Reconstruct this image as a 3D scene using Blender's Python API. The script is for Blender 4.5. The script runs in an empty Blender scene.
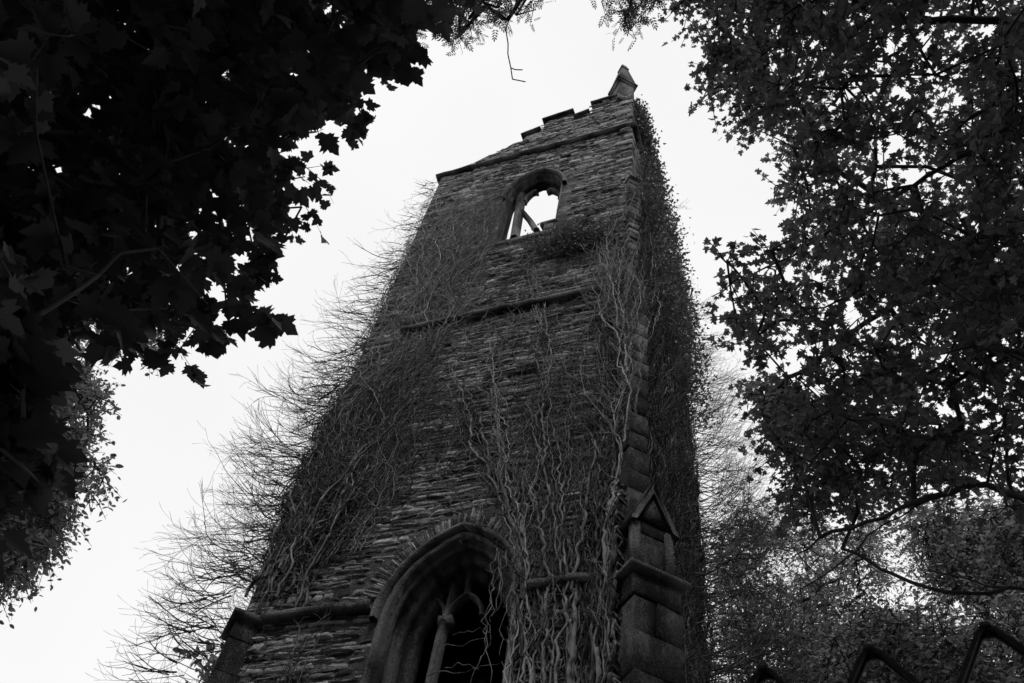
import bpy, math, random
import numpy as np
from mathutils import Matrix, Vector

rng = np.random.default_rng(7)
random.seed(7)
scene = bpy.context.scene
COL = scene.collection

# ------------------------------------------------------------------ camera, sky, sun, exposure
CAM = np.array([4.097, -7.203, 1.6])
AZ, PITCH, ROLL, FPX = -0.474, 0.954, 0.192, 840.0
_f = np.array([math.sin(AZ) * math.cos(PITCH), math.cos(AZ) * math.cos(PITCH), math.sin(PITCH)])
_r0 = np.array([math.cos(AZ), -math.sin(AZ), 0.0])
_u0 = np.cross(_r0, _f)
_r = math.cos(ROLL) * _r0 + math.sin(ROLL) * _u0
_u = -math.sin(ROLL) * _r0 + math.cos(ROLL) * _u0
cam_d = bpy.data.cameras.new('camera')
cam_d.sensor_width = 36
cam_d.lens = FPX / 1024 * 36
cam_d.clip_start, cam_d.clip_end = 0.05, 2000
cam_d.dof.use_dof = True
cam_d.dof.focus_distance = 15
cam_d.dof.aperture_fstop = 9
cam = bpy.data.objects.new('camera', cam_d)
COL.objects.link(cam)
M4 = Matrix.Identity(4)
for i in range(3):
    M4[i][0], M4[i][1], M4[i][2], M4[i][3] = _r[i], _u[i], -_f[i], CAM[i]
cam.matrix_world = M4
scene.camera = cam

SUN_EL, SUN_AZ = math.radians(56), math.radians(158)      # azimuth clockwise from +Y
world = bpy.data.worlds.new('World')
scene.world = world
world.use_nodes = True
nt = world.node_tree
nt.nodes.clear()
sky = nt.nodes.new('ShaderNodeTexSky')
sky.sky_type = 'NISHITA'
sky.sun_disc = False
sky.sun_elevation = SUN_EL
sky.sun_rotation = SUN_AZ
bw = nt.nodes.new('ShaderNodeRGBToBW')
nt.links.new(sky.outputs[0], bw.inputs[0])
# overcast layer: even cloud with slow mottling, laid over the sky's own gradient
tc = nt.nodes.new('ShaderNodeTexCoord')
cn = nt.nodes.new('ShaderNodeTexNoise')
cn.inputs['Scale'].default_value = 1.6
cn.inputs['Detail'].default_value = 4
nt.links.new(tc.outputs['Generated'], cn.inputs['Vector'])
cm = nt.nodes.new('ShaderNodeMapRange')
cm.inputs['To Min'].default_value = 9.1
cm.inputs['To Max'].default_value = 11.6
nt.links.new(cn.outputs[0], cm.inputs['Value'])
mx = nt.nodes.new('ShaderNodeMix')
mx.inputs[0].default_value = 0.93
nt.links.new(bw.outputs[0], mx.inputs[2])
nt.links.new(cm.outputs[0], mx.inputs[3])
bg = nt.nodes.new('ShaderNodeBackground')
bg.inputs['Strength'].default_value = 0.1
nt.links.new(mx.outputs[0], bg.inputs['Color'])
wo = nt.nodes.new('ShaderNodeOutputWorld')
nt.links.new(bg.outputs[0], wo.inputs['Surface'])

sun_d = bpy.data.lights.new('sun', 'SUN')
sun_d.energy = 1.4
sun_d.angle = math.radians(10)
sun_d.color = (1, 1, 1)
sun = bpy.data.objects.new('sun', sun_d)
COL.objects.link(sun)
sdir = Vector((math.sin(SUN_AZ) * math.cos(SUN_EL), math.cos(SUN_AZ) * math.cos(SUN_EL), math.sin(SUN_EL)))
sun.rotation_euler = sdir.to_track_quat('Z', 'Y').to_euler()
sun.location = (0, 0, 40)

scene.view_settings.view_transform = 'Standard'
scene.view_settings.look = 'None'
scene.view_settings.gamma = 1
scene.view_settings.use_curve_mapping = False
scene.view_settings.exposure = -0.02
scene.cycles.max_bounces = 5
scene.cycles.transparent_max_bounces = 4


# ------------------------------------------------------------------ helpers
def ray(px, py):
    d = _f + _r * (px - 512) / FPX - _u * (py - 341.5) / FPX
    return d


def at(px, py, dist):
    d = ray(px, py)
    return CAM + d / np.linalg.norm(d) * dist


LEAN = 0.0075
_c, _s = math.cos(LEAN), math.sin(LEAN)
T0 = np.array([-LEAN * 21.44, 0, 0])


def toworld(P):
    P = np.asarray(P, float)
    return np.stack([_c * P[..., 0] + _s * P[..., 2], P[..., 1], -_s * P[..., 0] + _c * P[..., 2]], -1) + T0


def toloc(P):
    P = np.asarray(P, float) - T0
    return np.stack([_c * P[..., 0] - _s * P[..., 2], P[..., 1], _s * P[..., 0] + _c * P[..., 2]], -1)


def onwall(px, py, Y=0.0):
    a = toloc(CAM)
    b = toloc(CAM + ray(px, py))
    d = b - a
    return a + (Y - a[1]) / d[1] * d


def set_tags(o, label=None, cat=None, group=None, kind=None):
    if label: o['label'] = label
    if cat: o['category'] = cat
    if group: o['group'] = group
    if kind: o['kind'] = kind


def empty(name, loc, label, cat, group=None):
    o = bpy.data.objects.new(name, None)
    COL.objects.link(o)
    o.location = loc
    set_tags(o, label, cat, group)
    return o


def mesh_np(name, verts, faces, mat, parent=None, tint=None, smooth=False):
    """faces: list of int arrays (m,k)."""
    verts = np.asarray(verts, np.float32)
    me = bpy.data.meshes.new(name)
    me.vertices.add(len(verts))
    me.vertices.foreach_set('co', verts.ravel())
    loops, starts, n = [], [], 0
    for F in faces:
        F = np.asarray(F, np.int32)
        if F.size == 0: continue
        m, k = F.shape
        loops.append(F.ravel())
        starts.append(n + np.arange(m) * k)
        n += m * k
    loops = np.concatenate(loops)
    starts = np.concatenate(starts)
    me.loops.add(len(loops))
    me.loops.foreach_set('vertex_index', loops)
    me.polygons.add(len(starts))
    me.polygons.foreach_set('loop_start', starts.astype(np.int32))
    if smooth:
        me.polygons.foreach_set('use_smooth', np.ones(len(starts), bool))
    if tint is not None:
        a = me.attributes.new('tint', 'FLOAT', 'POINT')
        a.data.foreach_set('value', np.asarray(tint, np.float32))
    me.update(calc_edges=True)
    me.validate()
    me.materials.append(mat)
    o = bpy.data.objects.new(name, me)
    COL.objects.link(o)
    if parent is not None: o.parent = parent
    return o


class MB:
    """collects pieces of one mesh"""
    def __init__(s):
        s.v, s.f, s.t, s.n = [], {}, [], 0

    def add(s, V, F, tint=0.5):
        V = np.asarray(V, float).reshape(-1, 3)
        for A in F:
            A = np.asarray(A, int)
            if A.size == 0: continue
            s.f.setdefault(A.shape[1], []).append(A + s.n)
        s.v.append(V)
        s.t.append(np.broadcast_to(np.asarray(tint, float), (len(V),)))
        s.n += len(V)

    def box(s, x0, x1, y0, y1, z0, z1, tint=0.5, jit=0.0):
        V = np.array([[x, y, z] for z in (z0, z1) for y in (y0, y1) for x in (x0, x1)], float)
        if jit: V += rng.normal(0, jit, V.shape)
        s.add(V, [HEX], tint)

    def build(s, name, mat, parent=None, smooth=False):
        return mesh_np(name, np.concatenate(s.v), [np.concatenate(a) for a in s.f.values()], mat, parent,
                       np.concatenate(s.t), smooth)


HEX = np.array([[0, 1, 3, 2], [4, 6, 7, 5], [0, 4, 5, 1], [2, 3, 7, 6], [0, 2, 6, 4], [1, 5, 7, 3]])


def tubes(P0, P1, R0, R1, sides=5):
    """one tapered prism per edge"""
    P0, P1 = np.asarray(P0, float), np.asarray(P1, float)
    R0, R1 = np.asarray(R0, float), np.asarray(R1, float)
    n = len(P0)
    d = P1 - P0
    L = np.linalg.norm(d, axis=1, keepdims=True)
    d = d / np.maximum(L, 1e-6)
    ref = np.where(np.abs(d[:, 2:3]) > .9, np.array([[1., 0, 0]]), np.array([[0, 0, 1.]]))
    a = np.cross(d, ref); a /= np.linalg.norm(a, axis=1, keepdims=True)
    b = np.cross(d, a)
    th = np.arange(sides) / sides * 2 * np.pi
    ring = a[:, None] * np.cos(th)[None, :, None] + b[:, None] * np.sin(th)[None, :, None]
    e = d * R0[:, None] * .35
    V = np.concatenate([(P0 - e)[:, None] + ring * R0[:, None, None], P1[:, None] + ring * R1[:, None, None]], 1)
    base = (np.arange(n) * 2 * sides)[:, None]
    fs = []
    for k in range(sides):
        k2 = (k + 1) % sides
        fs.append(base + np.array([[k, k2, sides + k2, sides + k]]))
    return V.reshape(-1, 3), [np.concatenate(fs)]


# ------------------------------------------------------------------ materials (all neutral grey: the photograph is black and white)
def mat_base(name):
    m = bpy.data.materials.new(name)
    m.use_nodes = True
    n = m.node_tree
    p = n.nodes['Principled BSDF']
    return m, n, p


def grey(v): return (v, v, v, 1)


def stone_mat(name, lo, hi, bump=0.5, scale=9.0, blotch=0.6, stretch=(1, 1, 2.6)):
    m, n, p = mat_base(name)
    tc = n.nodes.new('ShaderNodeTexCoord')
    at_ = n.nodes.new('ShaderNodeAttribute'); at_.attribute_name = 'tint'
    n1 = n.nodes.new('ShaderNodeTexNoise'); n1.inputs['Scale'].default_value = scale; n1.inputs['Detail'].default_value = 9
    n1.inputs['Roughness'].default_value = .7
    n2 = n.nodes.new('ShaderNodeTexNoise'); n2.inputs['Scale'].default_value = 1.1; n2.inputs['Detail'].default_value = 5
    n3 = n.nodes.new('ShaderNodeTexNoise'); n3.inputs['Scale'].default_value = 42; n3.inputs['Detail'].default_value = 6
    mp = n.nodes.new('ShaderNodeMapping'); mp.inputs['Scale'].default_value = stretch
    n.links.new(tc.outputs['Object'], mp.inputs[0])
    for q in (n1, n2, n3): n.links.new(mp.outputs[0], q.inputs['Vector'])
    # tint + noise -> grey
    s1 = n.nodes.new('ShaderNodeMath'); s1.operation = 'MULTIPLY_ADD'
    nm = n.nodes.new('ShaderNodeMath'); nm.operation = 'MULTIPLY_ADD'; nm.inputs[1].default_value = .9
    n.links.new(n3.outputs[0], nm.inputs[0]); n.links.new(n1.outputs[0], nm.inputs[2])
    n.links.new(nm.outputs[0], s1.inputs[0]); s1.inputs[1].default_value = 1.0
    s0 = n.nodes.new('ShaderNodeMath'); s0.operation = 'SUBTRACT'; s0.inputs[1].default_value = .95
    n.links.new(at_.outputs['Fac'], s0.inputs[0]); n.links.new(s0.outputs[0], s1.inputs[2])
    s2 = n.nodes.new('ShaderNodeMath'); s2.operation = 'MULTIPLY_ADD'
    s3 = n.nodes.new('ShaderNodeMath'); s3.operation = 'SUBTRACT'; s3.inputs[1].default_value = .5
    n.links.new(n2.outputs[0], s3.inputs[0])
    n.links.new(s3.outputs[0], s2.inputs[0]); s2.inputs[1].default_value = blotch * 1.6
    n.links.new(s1.outputs[0], s2.inputs[2])
    cr = n.nodes.new('ShaderNodeValToRGB')
    cr.color_ramp.elements[0].position = .2; cr.color_ramp.elements[0].color = grey(lo)
    cr.color_ramp.elements[1].position = .9; cr.color_ramp.elements[1].color = grey(hi)
    n.links.new(s2.outputs[0], cr.inputs[0])
    # lichen specks
    v = n.nodes.new('ShaderNodeTexNoise'); v.inputs['Scale'].default_value = 6.5; v.inputs['Detail'].default_value = 7; v.inputs['Roughness'].default_value = .75
    n.links.new(tc.outputs['Object'], v.inputs['Vector'])
    r2 = n.nodes.new('ShaderNodeValToRGB')
    r2.color_ramp.elements[0].position = .63; r2.color_ramp.elements[0].color = grey(0)
    r2.color_ramp.elements[1].position = .72; r2.color_ramp.elements[1].color = grey(.55)
    n.links.new(v.outputs[0], r2.inputs[0])
    mxx = n.nodes.new('ShaderNodeMix'); mxx.data_type = 'RGBA'
    n.links.new(r2.outputs[0], mxx.inputs[0]); n.links.new(cr.outputs[0], mxx.inputs[6]); mxx.inputs[7].default_value = grey(min(.45, hi * 1.25))
    n.links.new(mxx.outputs[2], p.inputs['Base Color'])
    p.inputs['Roughness'].default_value = .92
    p.inputs['Specular IOR Level'].default_value = .2
    ad = n.nodes.new('ShaderNodeMath'); ad.operation = 'ADD'
    n.links.new(n1.outputs[0], ad.inputs[0]); n.links.new(n3.outputs[0], ad.inputs[1])
    bp = n.nodes.new('ShaderNodeBump'); bp.inputs['Strength'].default_value = bump; bp.inputs['Distance'].default_value = .06
    n.links.new(ad.outputs[0], bp.inputs['Height']); n.links.new(bp.outputs[0], p.inputs['Normal'])
    return m


def bark_mat(name, lo, hi, scale=14):
    m, n, p = mat_base(name)
    tc = n.nodes.new('ShaderNodeTexCoord')
    n1 = n.nodes.new('ShaderNodeTexNoise'); n1.inputs['Scale'].default_value = scale; n1.inputs['Detail'].default_value = 7
    mp = n.nodes.new('ShaderNodeMapping'); mp.inputs['Scale'].default_value = (1, 1, .35)
    n.links.new(tc.outputs['Object'], mp.inputs[0]); n.links.new(mp.outputs[0], n1.inputs['Vector'])
    at_ = n.nodes.new('ShaderNodeAttribute'); at_.attribute_name = 'tint'
    s = n.nodes.new('ShaderNodeMath'); s.operation = 'MULTIPLY_ADD'
    n.links.new(at_.outputs['Fac'], s.inputs[0]); s.inputs[1].default_value = .8
    h = n.nodes.new('ShaderNodeMath'); h.operation = 'MULTIPLY_ADD'; h.inputs[1].default_value = .9; h.inputs[2].default_value = -.35
    n.links.new(n1.outputs[0], h.inputs[0]); n.links.new(h.outputs[0], s.inputs[2])
    cr = n.nodes.new('ShaderNodeValToRGB')
    cr.color_ramp.elements[0].position = .2; cr.color_ramp.elements[0].color = grey(lo)
    cr.color_ramp.elements[1].position = .9; cr.color_ramp.elements[1].color = grey(hi)
    n.links.new(s.outputs[0], cr.inputs[0]); n.links.new(cr.outputs[0], p.inputs['Base Color'])
    p.inputs['Roughness'].default_value = .9
    p.inputs['Specular IOR Level'].default_value = .15
    bp = n.nodes.new('ShaderNodeBump'); bp.inputs['Strength'].default_value = .6; bp.inputs['Distance'].default_value = .02
    n.links.new(n1.outputs[0], bp.inputs['Height']); n.links.new(bp.outputs[0], p.inputs['Normal'])
    return m


def leaf_mat(name, lo, hi, trans, gloss=.25):
    m, n, p = mat_base(name)
    at_ = n.nodes.new('ShaderNodeAttribute'); at_.attribute_name = 'tint'
    cr = n.nodes.new('ShaderNodeValToRGB')
    cr.color_ramp.elements[0].color = grey(lo); cr.color_ramp.elements[1].color = grey(hi)
    n.links.new(at_.outputs['Fac'], cr.inputs[0]); n.links.new(cr.outputs[0], p.inputs['Base Color'])
    p.inputs['Roughness'].default_value = .55
    p.inputs['Specular IOR Level'].default_value = gloss
    tr = n.nodes.new('ShaderNodeBsdfTranslucent')
    mul = n.nodes.new('ShaderNodeMix'); mul.data_type = 'RGBA'; mul.blend_type = 'MULTIPLY'; mul.inputs[0].default_value = 1
    n.links.new(cr.outputs[0], mul.inputs[6]); mul.inputs[7].default_value = grey(trans)
    n.links.new(mul.outputs[2], tr.inputs['Color'])
    ad = n.nodes.new('ShaderNodeAddShader')
    n.links.new(p.outputs[0], ad.inputs[0]); n.links.new(tr.outputs[0], ad.inputs[1])
    n.links.new(ad.outputs[0], n.nodes['Material Output'].inputs['Surface'])
    return m


def iron_mat(name):
    m, n, p = mat_base(name)
    tc = n.nodes.new('ShaderNodeTexCoord')
    n1 = n.nodes.new('ShaderNodeTexNoise'); n1.inputs['Scale'].default_value = 60; n1.inputs['Detail'].default_value = 6
    n.links.new(tc.outputs['Object'], n1.inputs['Vector'])
    cr = n.nodes.new('ShaderNodeValToRGB')
    cr.color_ramp.elements[0].position = .35; cr.color_ramp.elements[0].color = grey(.003)
    cr.color_ramp.elements[1].position = .75; cr.color_ramp.elements[1].color = grey(.010)
    n.links.new(n1.outputs[0], cr.inputs[0]); n.links.new(cr.outputs[0], p.inputs['Base Color'])
    p.inputs['Roughness'].default_value = .75
    p.inputs['Specular IOR Level'].default_value = .15
    bp = n.nodes.new('ShaderNodeBump'); bp.inputs['Strength'].default_value = .3; bp.inputs['Distance'].default_value = .003
    n.links.new(n1.outputs[0], bp.inputs['Height']); n.links.new(bp.outputs[0], p.inputs['Normal'])
    return m


M_RUBBLE = stone_mat('slate_rubble', .05, .58, bump=.9)
M_ASHLAR = stone_mat('dressed_stone', .03, .23, bump=1.0, scale=9, blotch=1.5, stretch=(2.2, 2.2, .9))
M_STEM = bark_mat('ivy_bark', .03, .34, 30)
M_TWIG = bark_mat('ivy_twig', .03, .34, 30)
M_BARK = bark_mat('tree_bark', .025, .09, 9)
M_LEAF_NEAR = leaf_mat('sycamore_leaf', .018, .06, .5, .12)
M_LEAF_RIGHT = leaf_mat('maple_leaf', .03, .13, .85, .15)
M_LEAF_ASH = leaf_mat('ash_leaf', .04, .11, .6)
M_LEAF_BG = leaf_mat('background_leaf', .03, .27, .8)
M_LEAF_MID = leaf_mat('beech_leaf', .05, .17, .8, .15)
M_LEAF_IVY = leaf_mat('ivy_leaf', .03, .09, .4, .4)
M_IRON = iron_mat('black_iron')

# ------------------------------------------------------------------ ground
gm, gn, gp = mat_base('rough_grass')
g1 = gn.nodes.new('ShaderNodeTexNoise'); g1.inputs['Scale'].default_value = 3; g1.inputs['Detail'].default_value = 8
gtc = gn.nodes.new('ShaderNodeTexCoord'); gn.links.new(gtc.outputs['Object'], g1.inputs['Vector'])
gcr = gn.nodes.new('ShaderNodeValToRGB')
gcr.color_ramp.elements[0].position = .3; gcr.color_ramp.elements[0].color = grey(.025)
gcr.color_ramp.elements[1].position = .7; gcr.color_ramp.elements[1].color = grey(.075)
gn.links.new(g1.outputs[0], gcr.inputs[0]); gn.links.new(gcr.outputs[0], gp.inputs['Base Color'])
gp.inputs['Roughness'].default_value = 1
gx = np.concatenate([[-600, -200, -80], np.linspace(-40, 40, 81), [80, 200, 600]])
GX, GY = np.meshgrid(gx, gx, indexing='ij')
GZ = .06 * np.sin(GX * .9) * np.cos(GY * .7) + rng.normal(0, .02, GX.shape)
GZ[np.abs(GX) > 41] = 0; GZ[np.abs(GY) > 41] = 0
NN = len(gx)
idx = np.arange(NN * NN).reshape(NN, NN)
gf = np.stack([idx[:-1, :-1], idx[1:, :-1], idx[1:, 1:], idx[:-1, 1:]], -1).reshape(-1, 4)
ground = mesh_np('ground', np.stack([GX, GY, GZ], -1).reshape(-1, 3), [gf], gm)
ground['kind'] = 'structure'

# ------------------------------------------------------------------ church tower
HALF, DEP, TH = 2.5, 5.0, 0.42
ZC, ZM, ZB = 21.44, 13.98, 7.83
tower = empty('church_tower', tuple(T0), 'ruined grey stone church tower with battlements, one corner pinnacle and empty belfry window', 'church tower')
tower.rotation_euler = (0, LEAN, 0)


def arch_pts(cx, a, zs, h, d=0.0, n=14, zbot=None):
    """two-centred pointed arch, offset outwards by d: list of (x,z) from left to right"""
    R = (a * a + h * h) / (2 * a)
    top = math.sqrt(max((R + d) ** 2 - (R - a) ** 2, 1e-6))
    c = cx + (R - a)
    a0, a1 = math.pi, math.atan2(top, cx - c)
    L = [(c + (R + d) * math.cos(a0 + (a1 - a0) * t), zs + (R + d) * math.sin(a0 + (a1 - a0) * t)) for t in np.linspace(0, 1, n)]
    Rr = [(2 * cx - x, z) for x, z in L[::-1]][1:]
    pts = L + Rr
    if zbot is not None:
        pts = [(L[0][0], zbot)] + pts + [(Rr[-1][0], zbot)]
    return pts


WIN = dict(cx=.25, a=.65, zs=18.98, h=.98)
WZ0 = 16.85
WST = dict(cx=.37, a=.82, zs=7.58, h=1.17)
SZ0 = 3.6
putlogs = [onwall(578, 311), onwall(571, 393), onwall(447, 276), onwall(586, 197), onwall(612, 372), onwall(448, 345), onwall(349, 528), onwall(508, 262)]

front_top = [(2.5, 23.85), (1.43, 23.80), (1.42, 23.28), (.88, 23.12), (.86, 23.62), (.12, 23.5), (.1, 22.95), (-.38, 22.78), (-.42, 22.55),
             (-.8, 22.42), (-1.0, 22.2), (-1.35, 22.12), (-1.7, 21.88), (-2.1, 21.76), (-2.5, 21.6)]


def wall_core(name, outline, holes, thick):
    cu = bpy.data.curves.new(name, 'CURVE')
    cu.dimensions = '2D'; cu.fill_mode = 'BOTH'; cu.extrude = thick / 2
    for pts in [outline] + holes:
        sp = cu.splines.new('POLY')
        sp.points.add(len(pts) - 1)
        for q, (x, z) in zip(sp.points, pts): q.co = (x, z, 0, 1)
        sp.use_cyclic_u = True
    o = bpy.data.objects.new(name, cu)
    COL.objects.link(o)
    dg = bpy.context.evaluated_depsgraph_get(); dg.update()
    me = o.evaluated_get(dg).to_mesh()
    V = np.array([v.co[:] for v in me.vertices])
    F = {}
    for p in me.polygons: F.setdefault(len(p.vertices), []).append(list(p.vertices))
    F = [np.array(a) for a in F.values()]
    o.evaluated_get(dg).to_mesh_clear()
    bpy.data.objects.remove(o); bpy.data.curves.remove(cu)
    V2 = np.stack([V[:, 0], -V[:, 2] + thick / 2, V[:, 1]], -1)      # front face on y = 0
    return V2, F


def inpoly(x, z, poly):
    r = False
    j = len(poly) - 1
    for i in range(len(poly)):
        xi, zi = poly[i]; xj, zj = poly[j]
        if (zi > z) != (zj > z) and x < (xj - xi) * (z - zi) / (zj - zi) + xi: r = not r
        j = i
    return r


def lay_stones(mb, x0, x1, z0, topfun, holes, hmin=.022, hmax=.07, proud=(.004, .034), skipz=()):
    """rough slate courses standing proud of y = 0, each stone with its own size, tilt and tone"""
    z = z0
    V, T, QQ = [], [], []
    while z < 24.2:
        h = random.uniform(hmin, hmax) if random.random() < .8 else random.uniform(hmax, hmax * 1.75)
        if z < 9.5: h *= .8
        tone = random.gauss(.48, .08)
        x = x0 + random.uniform(-.02, .02)
        ph = random.uniform(0, 6)
        while x < x1 - .04:
            L = min(random.uniform(.1, .5) * (.85 if h > .06 else 1.15), x1 - x)
            xc = x + L / 2
            zo = .02 * math.sin(xc * 1.7 + ph) + random.gauss(0, .006)
            zc = z + h / 2 + zo
            ok = zc + h * .4 < topfun(xc)
            if ok:
                for hp in holes:
                    if inpoly(xc, zc, hp) or inpoly(x + .02, zc, hp) or inpoly(x + L - .02, zc, hp):
                        ok = False; break
            if ok:
                for a, b in skipz:
                    if a < zc < b: ok = False
            if ok and random.random() > .015:
                g = random.uniform(.002, .007)
                p = random.uniform(*proud) * (.8 + 1.1 * (random.random() < .1))
                
                j = lambda s=.006: random.gauss(0, s)
                tl = random.gauss(0, .012)
                a0, a1, b0, b1 = x + g, x + L - g, z + g * .6 + zo, z + h - g * .6 + zo
                gx, gz = (4 if L > .25 else 3), (3 if h > .07 else 2)
                grid = []
                tw = random.gauss(0, .035)
                for iz in range(gz + 2):
                    for ix in range(gx + 2):
                        fx = min(max((ix - .5) / gx, 0), 1) if 0 < ix < gx + 1 else (0 if ix == 0 else 1)
                        fz = min(max((iz - .5) / gz, 0), 1) if 0 < iz < gz + 1 else (0 if iz == 0 else 1)
                        edge = ix in (0, gx + 1) or iz in (0, gz + 1)
                        X = a0 + (a1 - a0) * fx + (0 if edge and ix in (0, gx + 1) else j(.006)) + (j(.008) if ix in (0, gx + 1) else 0)
                        Z = b0 + (b1 - b0) * fz + tl * fx + (tw * (fx - .5)) * .6 + j(.004 + h * .03)
                        Y = .005 if edge else -p + random.gauss(0, .005) - .03 * tw * (fz - .5)
                        grid.append((X, Y, Z))
                nb = len(V)
                V += grid
                w_ = gx + 2
                for iz in range(gz + 1):
                    for ix in range(gx + 1):
                        q0 = nb + iz * w_ + ix
                        QQ.append((q0, q0 + 1, q0 + w_ + 1, q0 + w_))
                tv = min(1, max(0, random.gauss(tone, .21)))
                T += [tv] * len(grid)
            x += L
        z += h
    mb.add(np.array(V), [np.array(QQ)], np.array(T))


def ftop(x):
    P = front_top[::-1]
    for (xa, za), (xb, zb) in zip(P[:-1], P[1:]):
        if xa <= x <= xb and xb > xa: return za + (zb - za) * (x - xa) / (xb - xa)
    return 21.6


def square(c, s): return [(c[0] - s, c[2] - s), (c[0] + s, c[2] - s), (c[0] + s, c[2] + s), (c[0] - s, c[2] + s)]


winhole = arch_pts(**WIN, zbot=WZ0)
wsthole = arch_pts(**WST, zbot=SZ0)
win_skip = arch_pts(WIN['cx'], WIN['a'], WIN['zs'], WIN['h'], .17, zbot=WZ0 - .02)
wst_skip = arch_pts(WST['cx'], WST['a'], WST['zs'], WST['h'], .45, zbot=None)
wst_skip_j = arch_pts(WST['cx'], WST['a'], WST['zs'], WST['h'], .03, zbot=SZ0)
pl_h = [square(c, random.uniform(.055, .09)) for c in putlogs]
# front wall with its parapet
mb = MB()
V, F = wall_core('c', [(-2.5, -.3), (2.5, -.3)] + front_top, [winhole, wsthole] + pl_h, TH)
mb.add(V, F, .25)
lay_stones(mb, -2.5, 2.5, .3, ftop, [win_skip, wst_skip, wst_skip_j] + pl_h)
# radiating slate voussoirs round the big arch and round the belfry arch
for W, dd, lim in ((WST, (.165, .44), None), (WIN, (.15, .17), None)):
    if dd[1] - dd[0] < .1: continue
    A = arch_pts(**W, d=dd[0], n=66); B = arch_pts(**W, d=dd[1], n=66)
    V, T = [], []
    for i in range(len(A) - 1):
        a0, a1 = np.array(A[i]), np.array(A[i + 1]); b0, b1 = np.array(B[i]), np.array(B[i + 1])
        e = random.uniform(.6, 1.12)
        if random.random() < .03: continue
        b0 = a0 + (b0 - a0) * e; b1 = a1 + (b1 - a1) * e
        m0 = a0 * .9 + a1 * .1; m1 = a0 * .1 + a1 * .9; n0 = b0 * .92 + b1 * .08; n1 = b0 * .08 + b1 * .92
        p = random.uniform(.008, .03)
        for y in (.005, -p):
            V += [(m0[0], y, m0[1]), (m1[0], y, m1[1]), (n1[0], y, n1[1]), (n0[0], y, n0[1])]
        T += [random.gauss(.4, .17)] * 8
    n = len(V) // 8
    b = (np.arange(n) * 8)[:, None]
    Q = np.concatenate([b + np.array([q]) for q in ([4, 5, 6, 7], [0, 1, 5, 4], [1, 2, 6, 5], [2, 3, 7, 6], [3, 0, 4, 7])])
    mb.add(V, [Q], np.clip(T, 0, 1))
# corner quoins of the upper stage
for zz in np.arange(18.7, 23.4, .34):
    k = random.uniform(.16, .42)
    if random.random() < .35 or abs(zz - 21.4) < .35: continue
    mb.box(2.5 - k, 2.512, -.03, .2, zz, zz + random.uniform(.16, .3), random.gauss(.45, .12), .009)
mb.build('front_wall', M_RUBBLE, tower)


def place(o, M):
    o.matrix_local = M
    return o


# side walls and rear wall: same masonry, turned
def side_wall(name, M, tops, length, hmin=.04, hmax=.12):
    mb = MB()
    V, F = wall_core('c', [(0, -.3), (length, -.3)] + tops[::-1], [], TH)
    mb.add(V, F, .25)
    xs = [t[0] for t in tops]; zs = [t[1] for t in tops]
    lay_stones(mb, 0, length, .3, lambda x: float(np.interp(x, xs, zs)), [], hmin, hmax)
    o = mb.build(name, M_RUBBLE, tower)
    o.matrix_local = M
    return o


inner = DEP - TH - .003
right_tops = [(0, 23.85), (.7, 23.8), (.72, 23.1), (1.3, 22.9), (1.9, 22.5), (2.7, 22.3), (3.4, 22.0), (inner, 21.75)]
left_tops = [(0, 21.7), (1.5, 22.1), (2.6, 21.9), (inner, 21.8)]
# right wall: local x -> +y, outward -> +x
side_wall('side_wall', Matrix(((0, -1, 0, HALF), (1, 0, 0, TH + .003), (0, 0, 1, 0), (0, 0, 0, 1))), right_tops, inner)
side_wall('side_wall', Matrix(((0, 1, 0, -HALF), (-1, 0, 0, DEP), (0, 0, 1, 0), (0, 0, 0, 1))), [(inner - x, z) for x, z in left_tops[::-1]], inner)
side_wall('rear_wall', Matrix(((-1, 0, 0, HALF - TH - .003), (0, -1, 0, DEP), (0, 0, 1, 0), (0, 0, 0, 1))), [(0, 21.7), (1.6, 21.9), (2 * (HALF - TH), 21.5)], 2 * (HALF - TH) - .006, .08, .2)


# timber floor added above the west window to darken the space inside
fl = MB()
for k in range(18):
    y0_ = TH + .02 + k * (DEP - 2 * TH - .04) / 18
    fl.box(-HALF + TH + .01, HALF - TH - .01, y0_ + .004, y0_ + (DEP - 2 * TH - .04) / 18 - .004, 9.9 + random.uniform(0, .01), 9.97 + random.uniform(0, .01), random.uniform(.3, .7))
for k in range(5):
    x_ = -1.7 + k * .85
    fl.box(x_ - .1, x_ + .1, TH + .01, DEP - TH - .01, 9.64, 9.896, .4)
fl.build('shade_floor', M_BARK, tower)

# string courses -------------------------------------------------------------
def moulding(name, p0, p1, out, prof, z, parent, seg=.22, mat=None, wob=.009):
    """profile (outward, up) swept along a straight line in the plan"""
    p0, p1 = np.array(p0, float), np.array(p1, float)
    out = np.array(out, float)
    n = max(2, int(np.linalg.norm(p1 - p0) / seg) + 1)
    V, k = [], len(prof)
    for i, t in enumerate(np.linspace(0, 1, n)):
        q = p0 + (p1 - p0) * t
        dz, do = random.gauss(0, wob), random.gauss(0, wob)
        for (o, u) in prof:
            oo = o + (do if o > 0.005 else 0)
            V.append((q[0] + out[0] * oo, q[1] + out[1] * oo, z + u + dz))
    F = [[i * k + j, (i + 1) * k + j, (i + 1) * k + (j + 1) % k, i * k + (j + 1) % k] for i in range(n - 1) for j in range(k)]
    caps = [list(range(k)), [(n - 1) * k + j for j in range(k)]]
    T = np.repeat(np.clip(rng.normal(.55, .12, n), 0, 1), k)
    m = MB(); m.add(V, [np.array(F), np.array(caps)], T)
    return m.build(name, mat or M_ASHLAR, parent)


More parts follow.
